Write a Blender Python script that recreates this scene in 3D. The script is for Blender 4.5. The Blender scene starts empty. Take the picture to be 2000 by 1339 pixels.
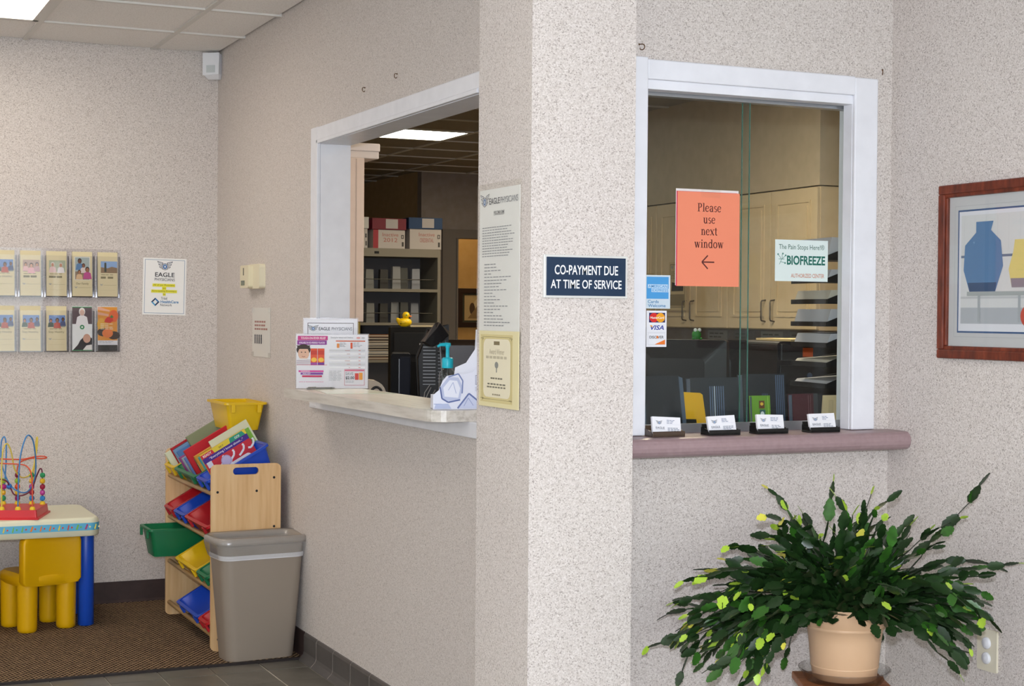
import bpy, math, random
from mathutils import Vector, Matrix, Euler
from mathutils.geometry import tessellate_polygon
SC = bpy.context.scene
COL = SC.collection
PI = math.pi
rad = math.radians

# ------------------------------------------------------------------ camera, world, flash, exposure
def make_camera():
    f, yaw, pitch, roll, h = 3080.77, .4269, -.0180, .0078, 1.4425
    fw = Vector((math.sin(yaw)*math.cos(pitch), math.cos(yaw)*math.cos(pitch), math.sin(pitch)))
    r = Vector((math.cos(yaw), -math.sin(yaw), 0)); u = r.cross(fw)
    r2 = r*math.cos(roll)+u*math.sin(roll); u2 = -r*math.sin(roll)+u*math.cos(roll)
    cd = bpy.data.cameras.new('camera'); cd.sensor_width = 36; cd.lens = f*36/2000; cd.clip_end = 60; cd.clip_start = .05
    c = bpy.data.objects.new('camera', cd); COL.objects.link(c)
    m = Matrix((r2, u2, -fw)).transposed().to_4x4(); m.translation = (0, 0, h); c.matrix_world = m
    SC.camera = c
make_camera()
w = bpy.data.worlds.new('world'); SC.world = w; w.use_nodes = True
w.node_tree.nodes['Background'].inputs[0].default_value = (.95, .97, 1, 1)
w.node_tree.nodes['Background'].inputs[1].default_value = 4.4
# the camera's own flash, a hand's width above the lens
fl = bpy.data.lights.new('camera_flash', 'POINT'); fl.energy = 310; fl.color = (.93, .99, 1.13); fl.shadow_soft_size = .025
flo = bpy.data.objects.new('camera_flash', fl); COL.objects.link(flo); flo.location = (0, 0, 1.56)
WAIT_LIGHT, OFFICE_LIGHT = 8.4, 16.0          # strength of the ceiling diffusers
SC.view_settings.view_transform = 'Standard'; SC.view_settings.look = 'None'
SC.view_settings.gamma = 1; SC.view_settings.exposure = 0; SC.view_settings.use_curve_mapping = False

# ------------------------------------------------------------------ materials
def lin(h):
    h = h.lstrip('#'); o = []
    for i in (0, 2, 4):
        c = int(h[i:i+2], 16)/255
        o.append(c/12.92 if c <= .04045 else ((c+.055)/1.055)**2.4)
    return (*o, 1)
_M = {}
def mat(h, rough=.6, metal=0, spec=.4, emit=0, key=None):
    k = (h, rough, metal, spec, emit)
    if k in _M: return _M[k]
    m = bpy.data.materials.new('mat_'+h.strip('#')); m.use_nodes = True
    b = m.node_tree.nodes['Principled BSDF']
    b.inputs['Base Color'].default_value = lin(h); b.inputs['Roughness'].default_value = rough
    b.inputs['Metallic'].default_value = metal; b.inputs['Specular IOR Level'].default_value = spec
    if emit:
        b.inputs['Emission Color'].default_value = lin(h); b.inputs['Emission Strength'].default_value = emit
    _M[k] = m
    return m
def nodes(name, rough=.6, spec=.3):
    m = bpy.data.materials.new(name); m.use_nodes = True; nt = m.node_tree
    b = nt.nodes['Principled BSDF']; b.inputs['Roughness'].default_value = rough; b.inputs['Specular IOR Level'].default_value = spec
    tc = nt.nodes.new('ShaderNodeTexCoord')
    return m, nt, b, tc
def ramp(nt, fac, stops, interp='LINEAR'):
    r = nt.nodes.new('ShaderNodeValToRGB'); r.color_ramp.interpolation = interp
    e = r.color_ramp.elements
    while len(e) < len(stops): e.new(.5)
    for i, (p, c) in enumerate(stops):
        e[i].position = p; e[i].color = lin(c) if isinstance(c, str) else c
    nt.links.new(fac, r.inputs[0]); return r
def noise(nt, vec, scale, detail=2, rough=.5):
    n = nt.nodes.new('ShaderNodeTexNoise'); n.inputs['Scale'].default_value = scale
    n.inputs['Detail'].default_value = detail; n.inputs['Roughness'].default_value = rough
    nt.links.new(vec, n.inputs['Vector']); return n
def mixrgb(nt, fac, a, b, mode='MIX'):
    m = nt.nodes.new('ShaderNodeMix'); m.data_type = 'RGBA'; m.blend_type = mode
    if isinstance(fac, float): m.inputs[0].default_value = fac
    else: nt.links.new(fac, m.inputs[0])
    for s, i in ((a, 6), (b, 7)):
        if isinstance(s, tuple): m.inputs[i].default_value = s
        else: nt.links.new(s, m.inputs[i])
    return m.outputs[2]
def bump(nt, b, h, strength=.2, dist=.001):
    n = nt.nodes.new('ShaderNodeBump'); n.inputs['Strength'].default_value = strength; n.inputs['Distance'].default_value = dist
    nt.links.new(h, n.inputs['Height']); nt.links.new(n.outputs[0], b.inputs['Normal'])
def mapping(nt, vec, scale=(1, 1, 1), rot=(0, 0, 0)):
    m = nt.nodes.new('ShaderNodeMapping'); m.inputs['Scale'].default_value = scale; m.inputs['Rotation'].default_value = rot
    nt.links.new(vec, m.inputs['Vector']); return m.outputs[0]

def wallpaper():
    m, nt, b, tc = nodes('speckled_wallpaper', .62, .25)
    v = tc.outputs['Object']
    vo = nt.nodes.new('ShaderNodeTexVoronoi'); vo.inputs['Scale'].default_value = 330; nt.links.new(v, vo.inputs['Vector'])
    sp = nt.nodes.new('ShaderNodeSeparateColor'); nt.links.new(vo.outputs['Color'], sp.inputs[0])
    base = ramp(nt, sp.outputs[0], [(0, '#9a908a'), (.05, '#a89e97'), (.13, '#c0b7b0'), (.3, '#cec5be'), (.75, '#d6cec8'), (1, '#e3dcd7')])
    n1 = noise(nt, v, 240, 2, .6)
    fl_ = ramp(nt, n1.outputs[0], [(.32, (1, 1, 1, 1)), (.40, (0, 0, 0, 1))])
    c = mixrgb(nt, fl_.outputs[0], base.outputs[0], lin('#b6ada6'))
    n3 = noise(nt, v, 1.3, 2, .5)
    c2 = mixrgb(nt, .12, c, ramp(nt, n3.outputs[0], [(.3, '#c9c0bc'), (.7, '#d3cfc6')]).outputs[0])
    nt.links.new(c2, b.inputs['Base Color']); bump(nt, b, n1.outputs[0], .25, .0012)
    return m
def carpet_mat():
    m, nt, b, tc = nodes('woven_carpet', .95, .1)
    v = tc.outputs['Object']
    ws = []
    for ang in (38, -52):
        wv = nt.nodes.new('ShaderNodeTexWave'); wv.inputs['Scale'].default_value = 16; wv.inputs['Distortion'].default_value = .6
        wv.inputs['Detail'].default_value = 1; wv.inputs['Detail Scale'].default_value = 3
        nt.links.new(mapping(nt, v, (1, 1, 1), (0, 0, rad(ang))), wv.inputs['Vector']); ws.append(wv)
    mx = nt.nodes.new('ShaderNodeMath'); mx.operation = 'MULTIPLY'
    nt.links.new(ws[0].outputs['Fac'], mx.inputs[0]); nt.links.new(ws[1].outputs['Fac'], mx.inputs[1])
    n = noise(nt, v, 60, 2); ad = nt.nodes.new('ShaderNodeMath'); ad.operation = 'MULTIPLY_ADD'
    nt.links.new(n.outputs[0], ad.inputs[0]); ad.inputs[1].default_value = .5; nt.links.new(mx.outputs[0], ad.inputs[2])
    r = ramp(nt, ad.outputs[0], [(.25, '#2e241d'), (.55, '#705a45'), (.95, '#b79c7a')])
    nt.links.new(r.outputs[0], b.inputs['Base Color']); bump(nt, b, ad.outputs[0], .6, .004)
    return m
def tile_mat(name, a, c):
    m, nt, b, tc = nodes(name, .38, .4)
    n = noise(nt, tc.outputs['Object'], 9, 4, .6)
    nt.links.new(ramp(nt, n.outputs[0], [(.3, a), (.7, c)]).outputs[0], b.inputs['Base Color'])
    bump(nt, b, n.outputs[0], .15, .003)
    return m
def floor_mat():
    m, nt, b, tc = nodes('tiled_floor', .4, .4)
    br = nt.nodes.new('ShaderNodeTexBrick'); br.offset = 0; br.squash = 1
    br.inputs['Scale'].default_value = 1; br.inputs['Brick Width'].default_value = .208; br.inputs['Row Height'].default_value = .208
    br.inputs['Mortar Size'].default_value = .003
    br.inputs['Color1'].default_value = lin('#67625a'); br.inputs['Color2'].default_value = lin('#6e6a62'); br.inputs['Mortar'].default_value = lin('#8f897f')
    nt.links.new(tc.outputs['Object'], br.inputs['Vector']); nt.links.new(br.outputs['Color'], b.inputs['Base Color'])
    return m
def wood_mat(name, a, c, d, scale=(40, 40, 3.0), rough=.42):
    m, nt, b, tc = nodes(name, rough, .4)
    v = mapping(nt, tc.outputs['Object'], scale)
    n = noise(nt, v, 1, 4, .55)
    r = ramp(nt, n.outputs[0], [(.3, a), (.5, c), (.7, d)])
    nt.links.new(r.outputs[0], b.inputs['Base Color']); return m
def ceiling_mat(name, a, c):
    m, nt, b, tc = nodes(name, .9, .1)
    n = noise(nt, tc.outputs['Object'], 160, 3, .7)
    nt.links.new(ramp(nt, n.outputs[0], [(.35, a), (.5, c)]).outputs[0], b.inputs['Base Color'])
    bump(nt, b, n.outputs[0], .3, .001); return m
def paint_mat(name, a, c, rough=.6, scale=14):
    m, nt, b, tc = nodes(name, rough, .3)
    n = noise(nt, tc.outputs['Object'], scale, 3)
    nt.links.new(ramp(nt, n.outputs[0], [(.3, a), (.7, c)]).outputs[0], b.inputs['Base Color']); return m
def glass_mat(name, tint=(.93, .97, .95, 1), ior=1.45, rough=.0, extra=0.0, milk=0.0):
    m = bpy.data.materials.new(name); m.use_nodes = True; nt = m.node_tree; nt.nodes.clear()
    o = nt.nodes.new('ShaderNodeOutputMaterial'); mx = nt.nodes.new('ShaderNodeMixShader')
    t = nt.nodes.new('ShaderNodeBsdfTransparent'); t.inputs[0].default_value = tint
    g = nt.nodes.new('ShaderNodeBsdfGlossy'); g.inputs['Roughness'].default_value = rough
    lw = nt.nodes.new('ShaderNodeLayerWeight'); lw.inputs[0].default_value = .5
    pw = nt.nodes.new('ShaderNodeMath'); pw.operation = 'POWER'; pw.inputs[1].default_value = 5
    f0 = ((ior-1)/(ior+1))**2
    ad = nt.nodes.new('ShaderNodeMath'); ad.operation = 'MULTIPLY_ADD'; ad.inputs[1].default_value = 1-f0; ad.inputs[2].default_value = f0+extra
    nt.links.new(lw.outputs['Facing'], pw.inputs[0]); nt.links.new(pw.outputs[0], ad.inputs[0]); nt.links.new(ad.outputs[0], mx.inputs[0])
    tr_ = t.outputs[0]
    if milk:                                   # a little of the film scatters light
        df = nt.nodes.new('ShaderNodeBsdfDiffuse'); df.inputs[0].default_value = (.8, .8, .8, 1); m2 = nt.nodes.new('ShaderNodeMixShader'); m2.inputs[0].default_value = milk
        nt.links.new(t.outputs[0], m2.inputs[1]); nt.links.new(df.outputs[0], m2.inputs[2]); tr_ = m2.outputs[0]
    nt.links.new(tr_, mx.inputs[1]); nt.links.new(g.outputs[0], mx.inputs[2]); nt.links.new(mx.outputs[0], o.inputs[0])
    return m
def leaf_mat(name, a, c, rough=.38):
    m, nt, b, tc = nodes(name, rough, .5)
    n = noise(nt, tc.outputs['Object'], 45, 3)
    nt.links.new(ramp(nt, n.outputs[0], [(.3, a), (.7, c)]).outputs[0], b.inputs['Base Color']); return m
def laminate_mat():
    m, nt, b, tc = nodes('ledge_laminate', .28, .5)
    n = noise(nt, mapping(nt, tc.outputs['Object'], (60, 4, 60)), 1, 4, .6)
    nt.links.new(ramp(nt, n.outputs[0], [(.3, '#b9b2a6'), (.5, '#d2ccc2'), (.7, '#dbd6cd')]).outputs[0], b.inputs['Base Color']); return m

WALL = wallpaper(); CARPET = carpet_mat(); FLOOR = floor_mat()
TILE = tile_mat('floor_tile', '#5f5b53', '#726d64'); COVE = tile_mat('cove_tile', '#4f4b49', '#5d5855')
MAPLE = wood_mat('maple_panel', '#d0a572', '#dcb583', '#e3c08f'); ROD = wood_mat('dowel_wood', '#a07c4e', '#b18d5c', '#bf9b69', (40, 3, 40))
CHERRY = wood_mat('cherry_frame', '#4f2115', '#6b2e1d', '#823d27', (60, 60, 12)); STANDW = wood_mat('oak_stand', '#8a4f2d', '#a4663e', '#b57a4f', (8, 50, 50))
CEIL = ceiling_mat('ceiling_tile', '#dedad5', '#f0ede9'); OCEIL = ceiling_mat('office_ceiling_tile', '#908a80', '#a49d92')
TEE = mat('#d8d5cf', .5); TRIM = paint_mat('white_trim_paint', '#e4e5ea', '#ebecf1', .35); RUBBER = paint_mat('brown_rubber_base', '#3a2d2b', '#453634', .5)
MAUVE = paint_mat('mauve_laminate', '#9a8284', '#a38b8d', .35, 60); GLASS = glass_mat('window_glass', (.95, .98, .965, 1), 1.32); GLASSEDGE = mat('#3f7568', .15, 0, .6)
CLEAR = glass_mat('clear_acrylic', (.96, .96, .97, 1), 1.4, .02); CLEARBAG = glass_mat('clear_saucer', (.92, .92, .92, 1), 1.5, .15, .03)
BAG = glass_mat('clear_bag', (.94, .94, .94, 1), 1.5, .25, .05, .16)
SLEEVE = glass_mat('plastic_sleeve', (.99, .99, .98, 1), 1.35, .1)
LAM = laminate_mat(); YEL = mat('#e0ac05', .35, 0, .45); BLUEP = mat('#1b4fc0', .35, 0, .45)
OWALL = paint_mat('office_wall_tan', '#b59c72', '#bfa67c'); OGREY = paint_mat('office_wall_grey', '#8f867e', '#99908a'); GOLDWALL = paint_mat('gold_wall', '#d8ac66', '#dfb570')
CREAM = paint_mat('cream_cabinet', '#d3c19e', '#dac8a6', .45); ALU = mat('#b9bdc1', .3, .8); BLACK = mat('#17181a', .4); DKGREY = mat('#2c2d2f', .5)

# ------------------------------------------------------------------ geometry helpers
class G:
    def __init__(s): s.v, s.f, s.m, s.s = [], [], [], []
    def add(s, vs, fs, mi=0, sm=False):
        o = len(s.v); s.v += [tuple(p) for p in vs]
        for f in fs: s.f.append([i+o for i in f]); s.m.append(mi); s.s.append(sm)
        return s
    def box(s, x0, x1, y0, y1, z0, z1, mi=0):
        return s.add([(x0, y0, z0), (x1, y0, z0), (x1, y1, z0), (x0, y1, z0), (x0, y0, z1), (x1, y0, z1), (x1, y1, z1), (x0, y1, z1)],
                     [(3, 2, 1, 0), (4, 5, 6, 7), (0, 1, 5, 4), (1, 2, 6, 5), (2, 3, 7, 6), (3, 0, 4, 7)], mi)
    def prism(s, poly, a, b, axis='y', holes=(), mi=0):
        mp = {'y': lambda p, t: (p[0], t, p[1]), 'z': lambda p, t: (p[0], p[1], t), 'x': lambda p, t: (t, p[0], p[1])}[axis]
        loops = [list(poly)]+[list(h) for h in holes]
        flat = [p for l in loops for p in l]; n = len(flat)
        tris = tessellate_polygon([[Vector((p[0], p[1], 0)) for p in l] for l in loops])
        fs = [tuple(t) for t in tris]+[tuple(i+n for i in reversed(t)) for t in tris]
        o = 0
        for l in loops:
            k = len(l); fs += [(o+i, o+(i+1) % k, n+o+(i+1) % k, n+o+i) for i in range(k)]; o += k
        return s.add([mp(p, a) for p in flat]+[mp(p, b) for p in flat], fs, mi)
    def loft(s, rings, mi=0, cap0=True, cap1=True, sm=True, closed=False):
        n = len(rings[0]); fs = []
        R = len(rings)
        for k in range(R if closed else R-1):
            a, b = k*n, ((k+1) % R)*n
            fs += [(a+i, a+(i+1) % n, b+(i+1) % n, b+i) for i in range(n)]
        s.add([p for r in rings for p in r], fs, mi, sm)
        if cap0 and not closed: s.add(rings[0], [tuple(range(n-1, -1, -1))], mi)
        if cap1 and not closed: s.add(rings[-1], [tuple(range(n))], mi)
        return s
    def lathe(s, prof, n=20, c=(0, 0, 0), mi=0, sm=True, cap0=True, cap1=True):
        return s.loft([[(c[0]+r*math.cos(2*PI*i/n), c[1]+r*math.sin(2*PI*i/n), c[2]+z) for i in range(n)] for r, z in prof], mi, cap0, cap1, sm)
    def tube(s, pts, r, n=8, mi=0, closed=False):
        P = [Vector(p) for p in pts]; rings = []; up = None
        for i, p in enumerate(P):
            if closed: t = (P[(i+1) % len(P)]-P[i-1]).normalized()
            else: t = (P[min(i+1, len(P)-1)]-P[max(i-1, 0)]).normalized()
            if up is None: up = Vector((0, 0, 1)) if abs(t.z) < .9 else Vector((1, 0, 0))
            a = t.cross(up).normalized(); b = a.cross(t).normalized(); up = b
            rr = r[i] if isinstance(r, (list, tuple)) else r
            rings.append([p+a*(rr*math.cos(2*PI*k/n))+b*(rr*math.sin(2*PI*k/n)) for k in range(n)])
        return s.loft(rings, mi, True, True, True, closed)
    def ell(s, c, r, n=14, m=9, mi=0):
        rings = []
        for j in range(1, m):
            a = PI*j/m; rings.append([(c[0]+r[0]*math.sin(a)*math.cos(2*PI*i/n), c[1]+r[1]*math.sin(a)*math.sin(2*PI*i/n), c[2]-r[2]*math.cos(a)) for i in range(n)])
        s.loft(rings, mi, False, False, True)
        s.add(rings[0]+[(c[0], c[1], c[2]-r[2])], [((i+1) % n, i, n) for i in range(n)], mi, True)
        s.add(rings[-1]+[(c[0], c[1], c[2]+r[2])], [(i, (i+1) % n, n) for i in range(n)], mi, True)
        return s
    def xf(s, M):
        s.v = [tuple(M @ Vector(p)) for p in s.v]; return s
    def mesh(s, name, mats):
        me = bpy.data.meshes.new(name); me.from_pydata(s.v, [], s.f); me.update()
        for m in (mats if isinstance(mats, (list, tuple)) else [mats]): me.materials.append(m)
        me.polygons.foreach_set('material_index', s.m); me.polygons.foreach_set('use_smooth', s.s)
        return me
def rr(x0, x1, z0, z1, r, n=4):
    o = []
    for cx, cz, a in ((x1-r, z0+r, -90), (x1-r, z1-r, 0), (x0+r, z1-r, 90), (x0+r, z0+r, 180)):
        for k in range(n+1):
            t = rad(a+90*k/n); o.append((cx+r*math.cos(t), cz+r*math.sin(t)))
    return o
def obj(name, g, m, parent=None, loc=(0, 0, 0), rot=(0, 0, 0), bev=0, seg=2, smooth=False):
    me = g if isinstance(g, bpy.types.Mesh) else g.mesh(name, m)
    o = bpy.data.objects.new(name, me); COL.objects.link(o)
    o.location = loc; o.rotation_euler = rot
    if parent: o.parent = parent
    if bev:
        b = o.modifiers.new('bevel', 'BEVEL'); b.width = bev; b.segments = seg; b.limit_method = 'ANGLE'; b.angle_limit = rad(40)
    return o
def tag(o, label, cat, group=None):
    o['label'] = label; o['category'] = cat
    if group: o['group'] = group
    return o
def thing(name, label, cat, loc=(0, 0, 0), rot=0, group=None):
    o = bpy.data.objects.new(name, None); COL.objects.link(o); o.empty_display_size = .05
    o.location = loc; o.rotation_euler = rot if isinstance(rot, (tuple, list)) else (0, 0, rot)
    return tag(o, label, cat, group)
def struct(name, g, m, parent=None, bev=0):
    o = obj(name, g, m, parent, bev=bev)
    if not parent: o['kind'] = 'structure'
    return o
def box(name, m, parent, x0, x1, y0, y1, z0, z1, bev=0, **k):
    return obj(name, G().box(x0, x1, y0, y1, z0, z1), m, parent, bev=bev, **k)

# lettering: fitted into a box, mapped to a plane facing local -Y
_T = {}
def text2d(s, bold=0.0, slant=0.0):
    k = (s, bold, slant)
    if k in _T: return _T[k]
    cu = bpy.data.curves.new('t', 'FONT'); cu.body = s; cu.size = 1; cu.resolution_u = 3; cu.offset = bold; cu.shear = slant
    o = bpy.data.objects.new('t', cu); me = bpy.data.meshes.new_from_object(o)
    vs = [(v.co.x, v.co.y) for v in me.vertices]; fs = [tuple(p.vertices) for p in me.polygons]
    bpy.data.objects.remove(o); bpy.data.curves.remove(cu); bpy.data.meshes.remove(me)
    x0 = min(v[0] for v in vs); x1 = max(v[0] for v in vs); y0 = min(v[1] for v in vs); y1 = max(v[1] for v in vs)
    _T[k] = ([((x-x0)/(x1-x0)-.5, (y-y0)/(y1-y0)-.5) for x, y in vs], fs)
    return _T[k]
class Art:
    """flat print in a plane facing local -Y; every mark a thin layer on the one before"""
    def __init__(s, y=-.0006, step=.00006, rough=.55): s.g = G(); s.pal = []; s.y = y; s.k = 0; s.st = step; s.ro = rough
    def c(s, h):
        if h not in s.pal: s.pal.append(h)
        return s.pal.index(h)
    def lay(s): s.k += 1; return s.y-s.st*s.k
    def poly(s, pts, h):
        y = s.lay(); t = tessellate_polygon([[Vector((p[0], p[1], 0)) for p in pts]])
        s.g.add([(p[0], y, p[1]) for p in pts], [tuple(i) for i in t], s.c(h)); return s
    def rect(s, x0, z0, x1, z1, h): return s.poly([(x0, z0), (x1, z0), (x1, z1), (x0, z1)], h)
    def ell(s, cx, cz, rx, rz, h, n=18): return s.poly([(cx+rx*math.cos(2*PI*i/n), cz+rz*math.sin(2*PI*i/n)) for i in range(n)], h)
    def line(s, a, b, wd, h):
        dx, dz = b[0]-a[0], b[1]-a[1]; l = math.hypot(dx, dz) or 1; px, pz = -dz/l*wd/2, dx/l*wd/2
        return s.poly([(a[0]+px, a[1]+pz), (b[0]+px, b[1]+pz), (b[0]-px, b[1]-pz), (a[0]-px, a[1]-pz)], h)
    def path(s, pts, wd, h):
        for a, b in zip(pts, pts[1:]): s.line(a, b, wd, h)
        return s
    def frame(s, x0, z0, x1, z1, wd, h):
        s.rect(x0, z0, x1, z0+wd, h); s.rect(x0, z1-wd, x1, z1, h); s.rect(x0, z0, x0+wd, z1, h); return s.rect(x1-wd, z0, x1, z1, h)
    def text(s, t, cx, cz, wd, ht, h, bold=0.0, slant=0.0, rot=0):
        vs, fs = text2d(t, bold, slant); y = s.lay(); ca, sa = math.cos(rot), math.sin(rot)
        s.g.add([(cx+x*wd*ca-z*ht*sa, y, cz+x*wd*sa+z*ht*ca) for x, z in vs], fs, s.c(h)); return s
    def bars(s, x0, x1, ztop, zbot, n, h, th=.45, seed=1, centre=False, lo=.55):
        R = random.Random(seed); p = (ztop-zbot)/n; y = s.lay()
        for i in range(n):
            L = (x1-x0)*R.uniform(lo, 1); xs = (x0+x1-L)/2 if centre else x0; z = ztop-p*i
            wds = max(2, int(L/(p*2.2))); cur = xs
            for j in range(wds):
                wl = L/wds*R.uniform(.7, .92)
                s.g.add([(cur, y, z-p*th), (cur+wl, y, z-p*th), (cur+wl, y, z), (cur, y, z)], [(0, 1, 2, 3)], s.c(h)); cur += L/wds
        return s
    def done(s, name, parent, loc=(0, 0, 0), rot=(0, 0, 0)):
        return obj(name, s.g, [mat(h, s.ro) for h in s.pal], parent, loc, rot)
def emblem(a, cx, cz, sz, dark='#3c4450', blue='#3f6fa8'):
    for sg in (-1, 1):
        for k in range(3):
            x0 = cx+sg*sz*.16; zz = cz+sz*(.24-.2*k)
            a.poly([(x0, zz-sz*.07), (x0+sg*sz*(.42-.08*k), zz+sz*.08), (x0+sg*sz*(.46-.08*k), zz+sz*.2), (x0, zz+sz*.08)], dark)
            a.poly([(x0+sg*sz*.05, zz-sz*.02), (x0+sg*sz*(.38-.08*k), zz+sz*.1), (x0+sg*sz*(.41-.08*k), zz+sz*.15), (x0+sg*sz*.05, zz+sz*.05)], '#e4e6ea')
    a.ell(cx, cz, sz*.25, sz*.27, dark); a.ell(cx, cz, sz*.21, sz*.23, '#e8ebef'); a.ell(cx, cz, sz*.17, sz*.19, blue)
    a.ell(cx, cz, sz*.06, sz*.1, '#dfe8f2')
RB = -PI/2                                     # turn a thing that faces -Y so that it faces -X
yA, xB, xE, yC, yD, HC = 7.866, 1.941, 3.021, 3.881, 3.69, 2.74
xP0, xP1, yP1 = 1.7295, 2.034, 4.036

# ------------------------------------------------------------------ room shell
fo = struct('floor', G().box(-3.2, 7.2, -2.7, 16, -.12, -.006), FLOOR)
T = .208
tl = G().box(0, T-.005, 0, T-.005, -.006, 0).mesh('tile', TILE)
cut = G().box(0, .163, 0, T-.005, -.006, 0).mesh('tile', TILE)
box('grout_bed', mat('#c0b8ab', .9), fo, -.8, xB-.03, 3.7, 6.312, -.006, -.003)
for i in range(13):
    for j in range(12):
        y = 6.178-T*j
        if y < 3.8: continue
        dz = random.Random(i*31+j).uniform(-.0006, .0006)
        obj('tile', cut if i == 0 else tl, None, fo, ((1.739 if i == 0 else 1.736-T*i)+.0025, y+.0025, dz))
for i in range(13): obj('tile', G().box(0, .163 if i == 0 else T-.005, 0, .128, -.006, 0), TILE, fo, ((1.739 if i == 0 else 1.736-T*i)+.0025, 6.183, 0))
cp = thing('carpet', 'brown woven carpet under the play table, with a dark edge strip', 'carpet', (0, 0, 0))
box('pile', CARPET, cp, -3.1, xB, 6.33, yA, -.005, .008)
box('edge_strip', mat('#241c1a', .6), cp, -3.1, xB-.014, 6.312, 6.33, -.005, .01)
wa = struct('wall_back', G().box(-3.1, 1.96, yA, yA+.1, -.01, 2.78), WALL)
g = G()
g.box(xB, 2.06, yP1, yA, -.01, 1.06); g.box(xB, 2.06, yP1, yA, 2.15, 2.78); g.box(xB, 2.06, 6.165, yA, 1.06, 2.15); g.box(xB, 2.06, yP1, 4.485, 1.06, 2.15)
wb = struct('wall_reception', g, WALL)
g = G()
g.box(xP1, xE, yC, 3.995, -.01, 1.05); g.box(xP1, xE, yC, 3.995, 2.115, 2.78); g.box(xP1, 2.115, yC, 3.995, 1.05, 2.115); g.box(2.944, xE, yC, 3.995, 1.05, 2.115)
struct('wall_window', g, WALL)
struct('wall_pillar', G().box(xP0, xP1, yD, yP1, -.01, 2.78), WALL)
struct('wall_right', G().box(xE, xE+.1, -2.7, 3.995, -.01, 2.78), WALL)
struct('wall_left', G().box(-3.2, -3.1, -2.75, 2.9, -.01, 2.78).box(-3.2, -3.1, 4.2, 7.966, -.01, 2.78).box(-3.2, -3.1, 2.9, 4.2, -.01, .3).box(-3.2, -3.1, 2.9, 4.2, 2.4, 2.78), WALL)
w4 = struct('window_added_left', G().box(-3.18, -3.1, 2.9, 4.2, .3, .34).box(-3.18, -3.1, 2.9, 4.2, 2.36, 2.4), TRIM)  # window added out of view so daylight lifts the reception wall
for y in (2.9, 4.16): obj('mullion', G().box(-3.18, -3.1, y, y+.04, .34, 2.36), TRIM, w4)
for y in (2.94,): obj('pane', G().box(-3.145, -3.139, y, y+1.22, .34, 2.36), GLASS, w4)
struct('wall_front', G().box(-3.15, xE+.05, -2.8, -2.7, -.01, .3).box(-3.15, xE+.05, -2.8, -2.7, 2.5, 2.78).box(-3.15, -2.6, -2.8, -2.7, .3, 2.5).box(2.6, xE+.05, -2.8, -2.7, .3, 2.5), WALL)
# daylight: storefront window added unseen behind the viewer to brighten the lower walls
w3 = struct('window_added_front', G().box(-2.6, 2.6, -2.78, -2.7, .3, .34).box(-2.6, 2.6, -2.78, -2.7, 2.46, 2.5), TRIM)
for x in (-2.6, -.89, .85, 2.56): obj('mullion', G().box(x, x+.04, -2.78, -2.7, .34, 2.46), TRIM, w3)
for x in (-2.56, -.85, .89): obj('pane', G().box(x, x+1.67, -2.745, -2.739, .34, 2.46), GLASS, w3)
# office behind the windows
struct('wall_office_side', G().box(5.25, 5.35, 3.995, 9.3, -.01, 2.78), OGREY)
struct('wall_office_front', G().box(3.115, 5.35, 3.89, 3.995, -.01, 2.78), OGREY)
struct('wall_office_return', G().box(5.25, 7.1, 9.3, 9.4, -.01, 2.78), OGREY)
struct('wall_office_east', G().box(7.1, 7.2, 9.3, 16, -.01, 2.78), GOLDWALL)
struct('wall_office_left', G().box(1.96, 2.06, 7.866, 15.9, -.01, 2.78), OWALL)
struct('wall_office_far', G().box(1.96, 5.3, 15.8, 15.9, -.01, 2.78), OWALL)
struct('wall_office_corner', G().box(5.2, 5.3, 13.55, 15.8, -.01, 2.78), OWALL)
g = G(); g.box(5.2, 5.55, 13.45, 13.55, -.01, 2.78); g.box(6.45, 7.1, 13.45, 13.55, -.01, 2.78); g.box(5.55, 6.45, 13.45, 13.55, 2.14, 2.78)
struct('wall_office_doorway', g, OGREY)
struct('wall_office_gold', G().box(5.3, 7.1, 14.8, 14.9, -.01, 2.78), GOLDWALL)
g = G(); g.box(5.40, 5.55, 13.42, 13.45, 0, 2.14); g.box(6.45, 6.60, 13.42, 13.45, 0, 2.14); g.box(5.40, 6.60, 13.42, 13.45, 2.14, 2.222)
g.box(5.535, 5.55, 13.405, 13.42, 0, 2.14)
struct('trim_1', g, mat('#77706a', .5))
# ceiling: slab, tee grid and single lay-in panels
ce = struct('ceiling', G().box(-3.2, 7.2, -2.8, 16, 2.765, 2.86), mat('#8a867f', .9))
def ceil_grid(xs, ys, x_lo, x_hi, y_lo, y_hi, m, lights):
    g = G()
    for x in xs: g.box(x-.012, x+.012, y_lo, y_hi, 2.737, 2.752)
    for y in ys: g.box(x_lo, x_hi, y-.012, y+.012, 2.7372, 2.752)
    obj('tee_grid', g, TEE, ce)
    shared = G().box(-.2925, .2925, -.2925, .2925, 2.745, 2.76).mesh('ceiling_tile', m)
    X = [x_lo]+[x for x in xs if x_lo < x < x_hi]+[x_hi]; Y = [y_lo]+[y for y in sorted(ys) if y_lo < y < y_hi]+[y_hi]
    for a, b in zip(X, X[1:]):
        for c, d in zip(Y, Y[1:]):
            cx, cy = (a+b)/2, (c+d)/2
            if any(l[0] < cx < l[1] and l[2] < cy < l[3] for l in lights): continue
            if abs(b-a-.61) < .01 and abs(d-c-.61) < .01: obj('ceiling_tile', shared, None, ce, (cx, cy, 0))
            elif b-a > .03 and d-c > .03: obj('ceiling_tile', G().box(a+.012, b-.012, c+.012, d-.012, 2.745, 2.76), m, ce)
WL = [(.395, 1.005, 6.13, 7.35), (-2.045, -1.435, 6.13, 7.35), (.395, 1.005, 2.47, 3.69), (-2.045, -1.435, 2.47, 3.69), (-2.045, -1.435, -1.19, .03)]
WS = [.95, 1.1, .26, .6, .8]
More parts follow.
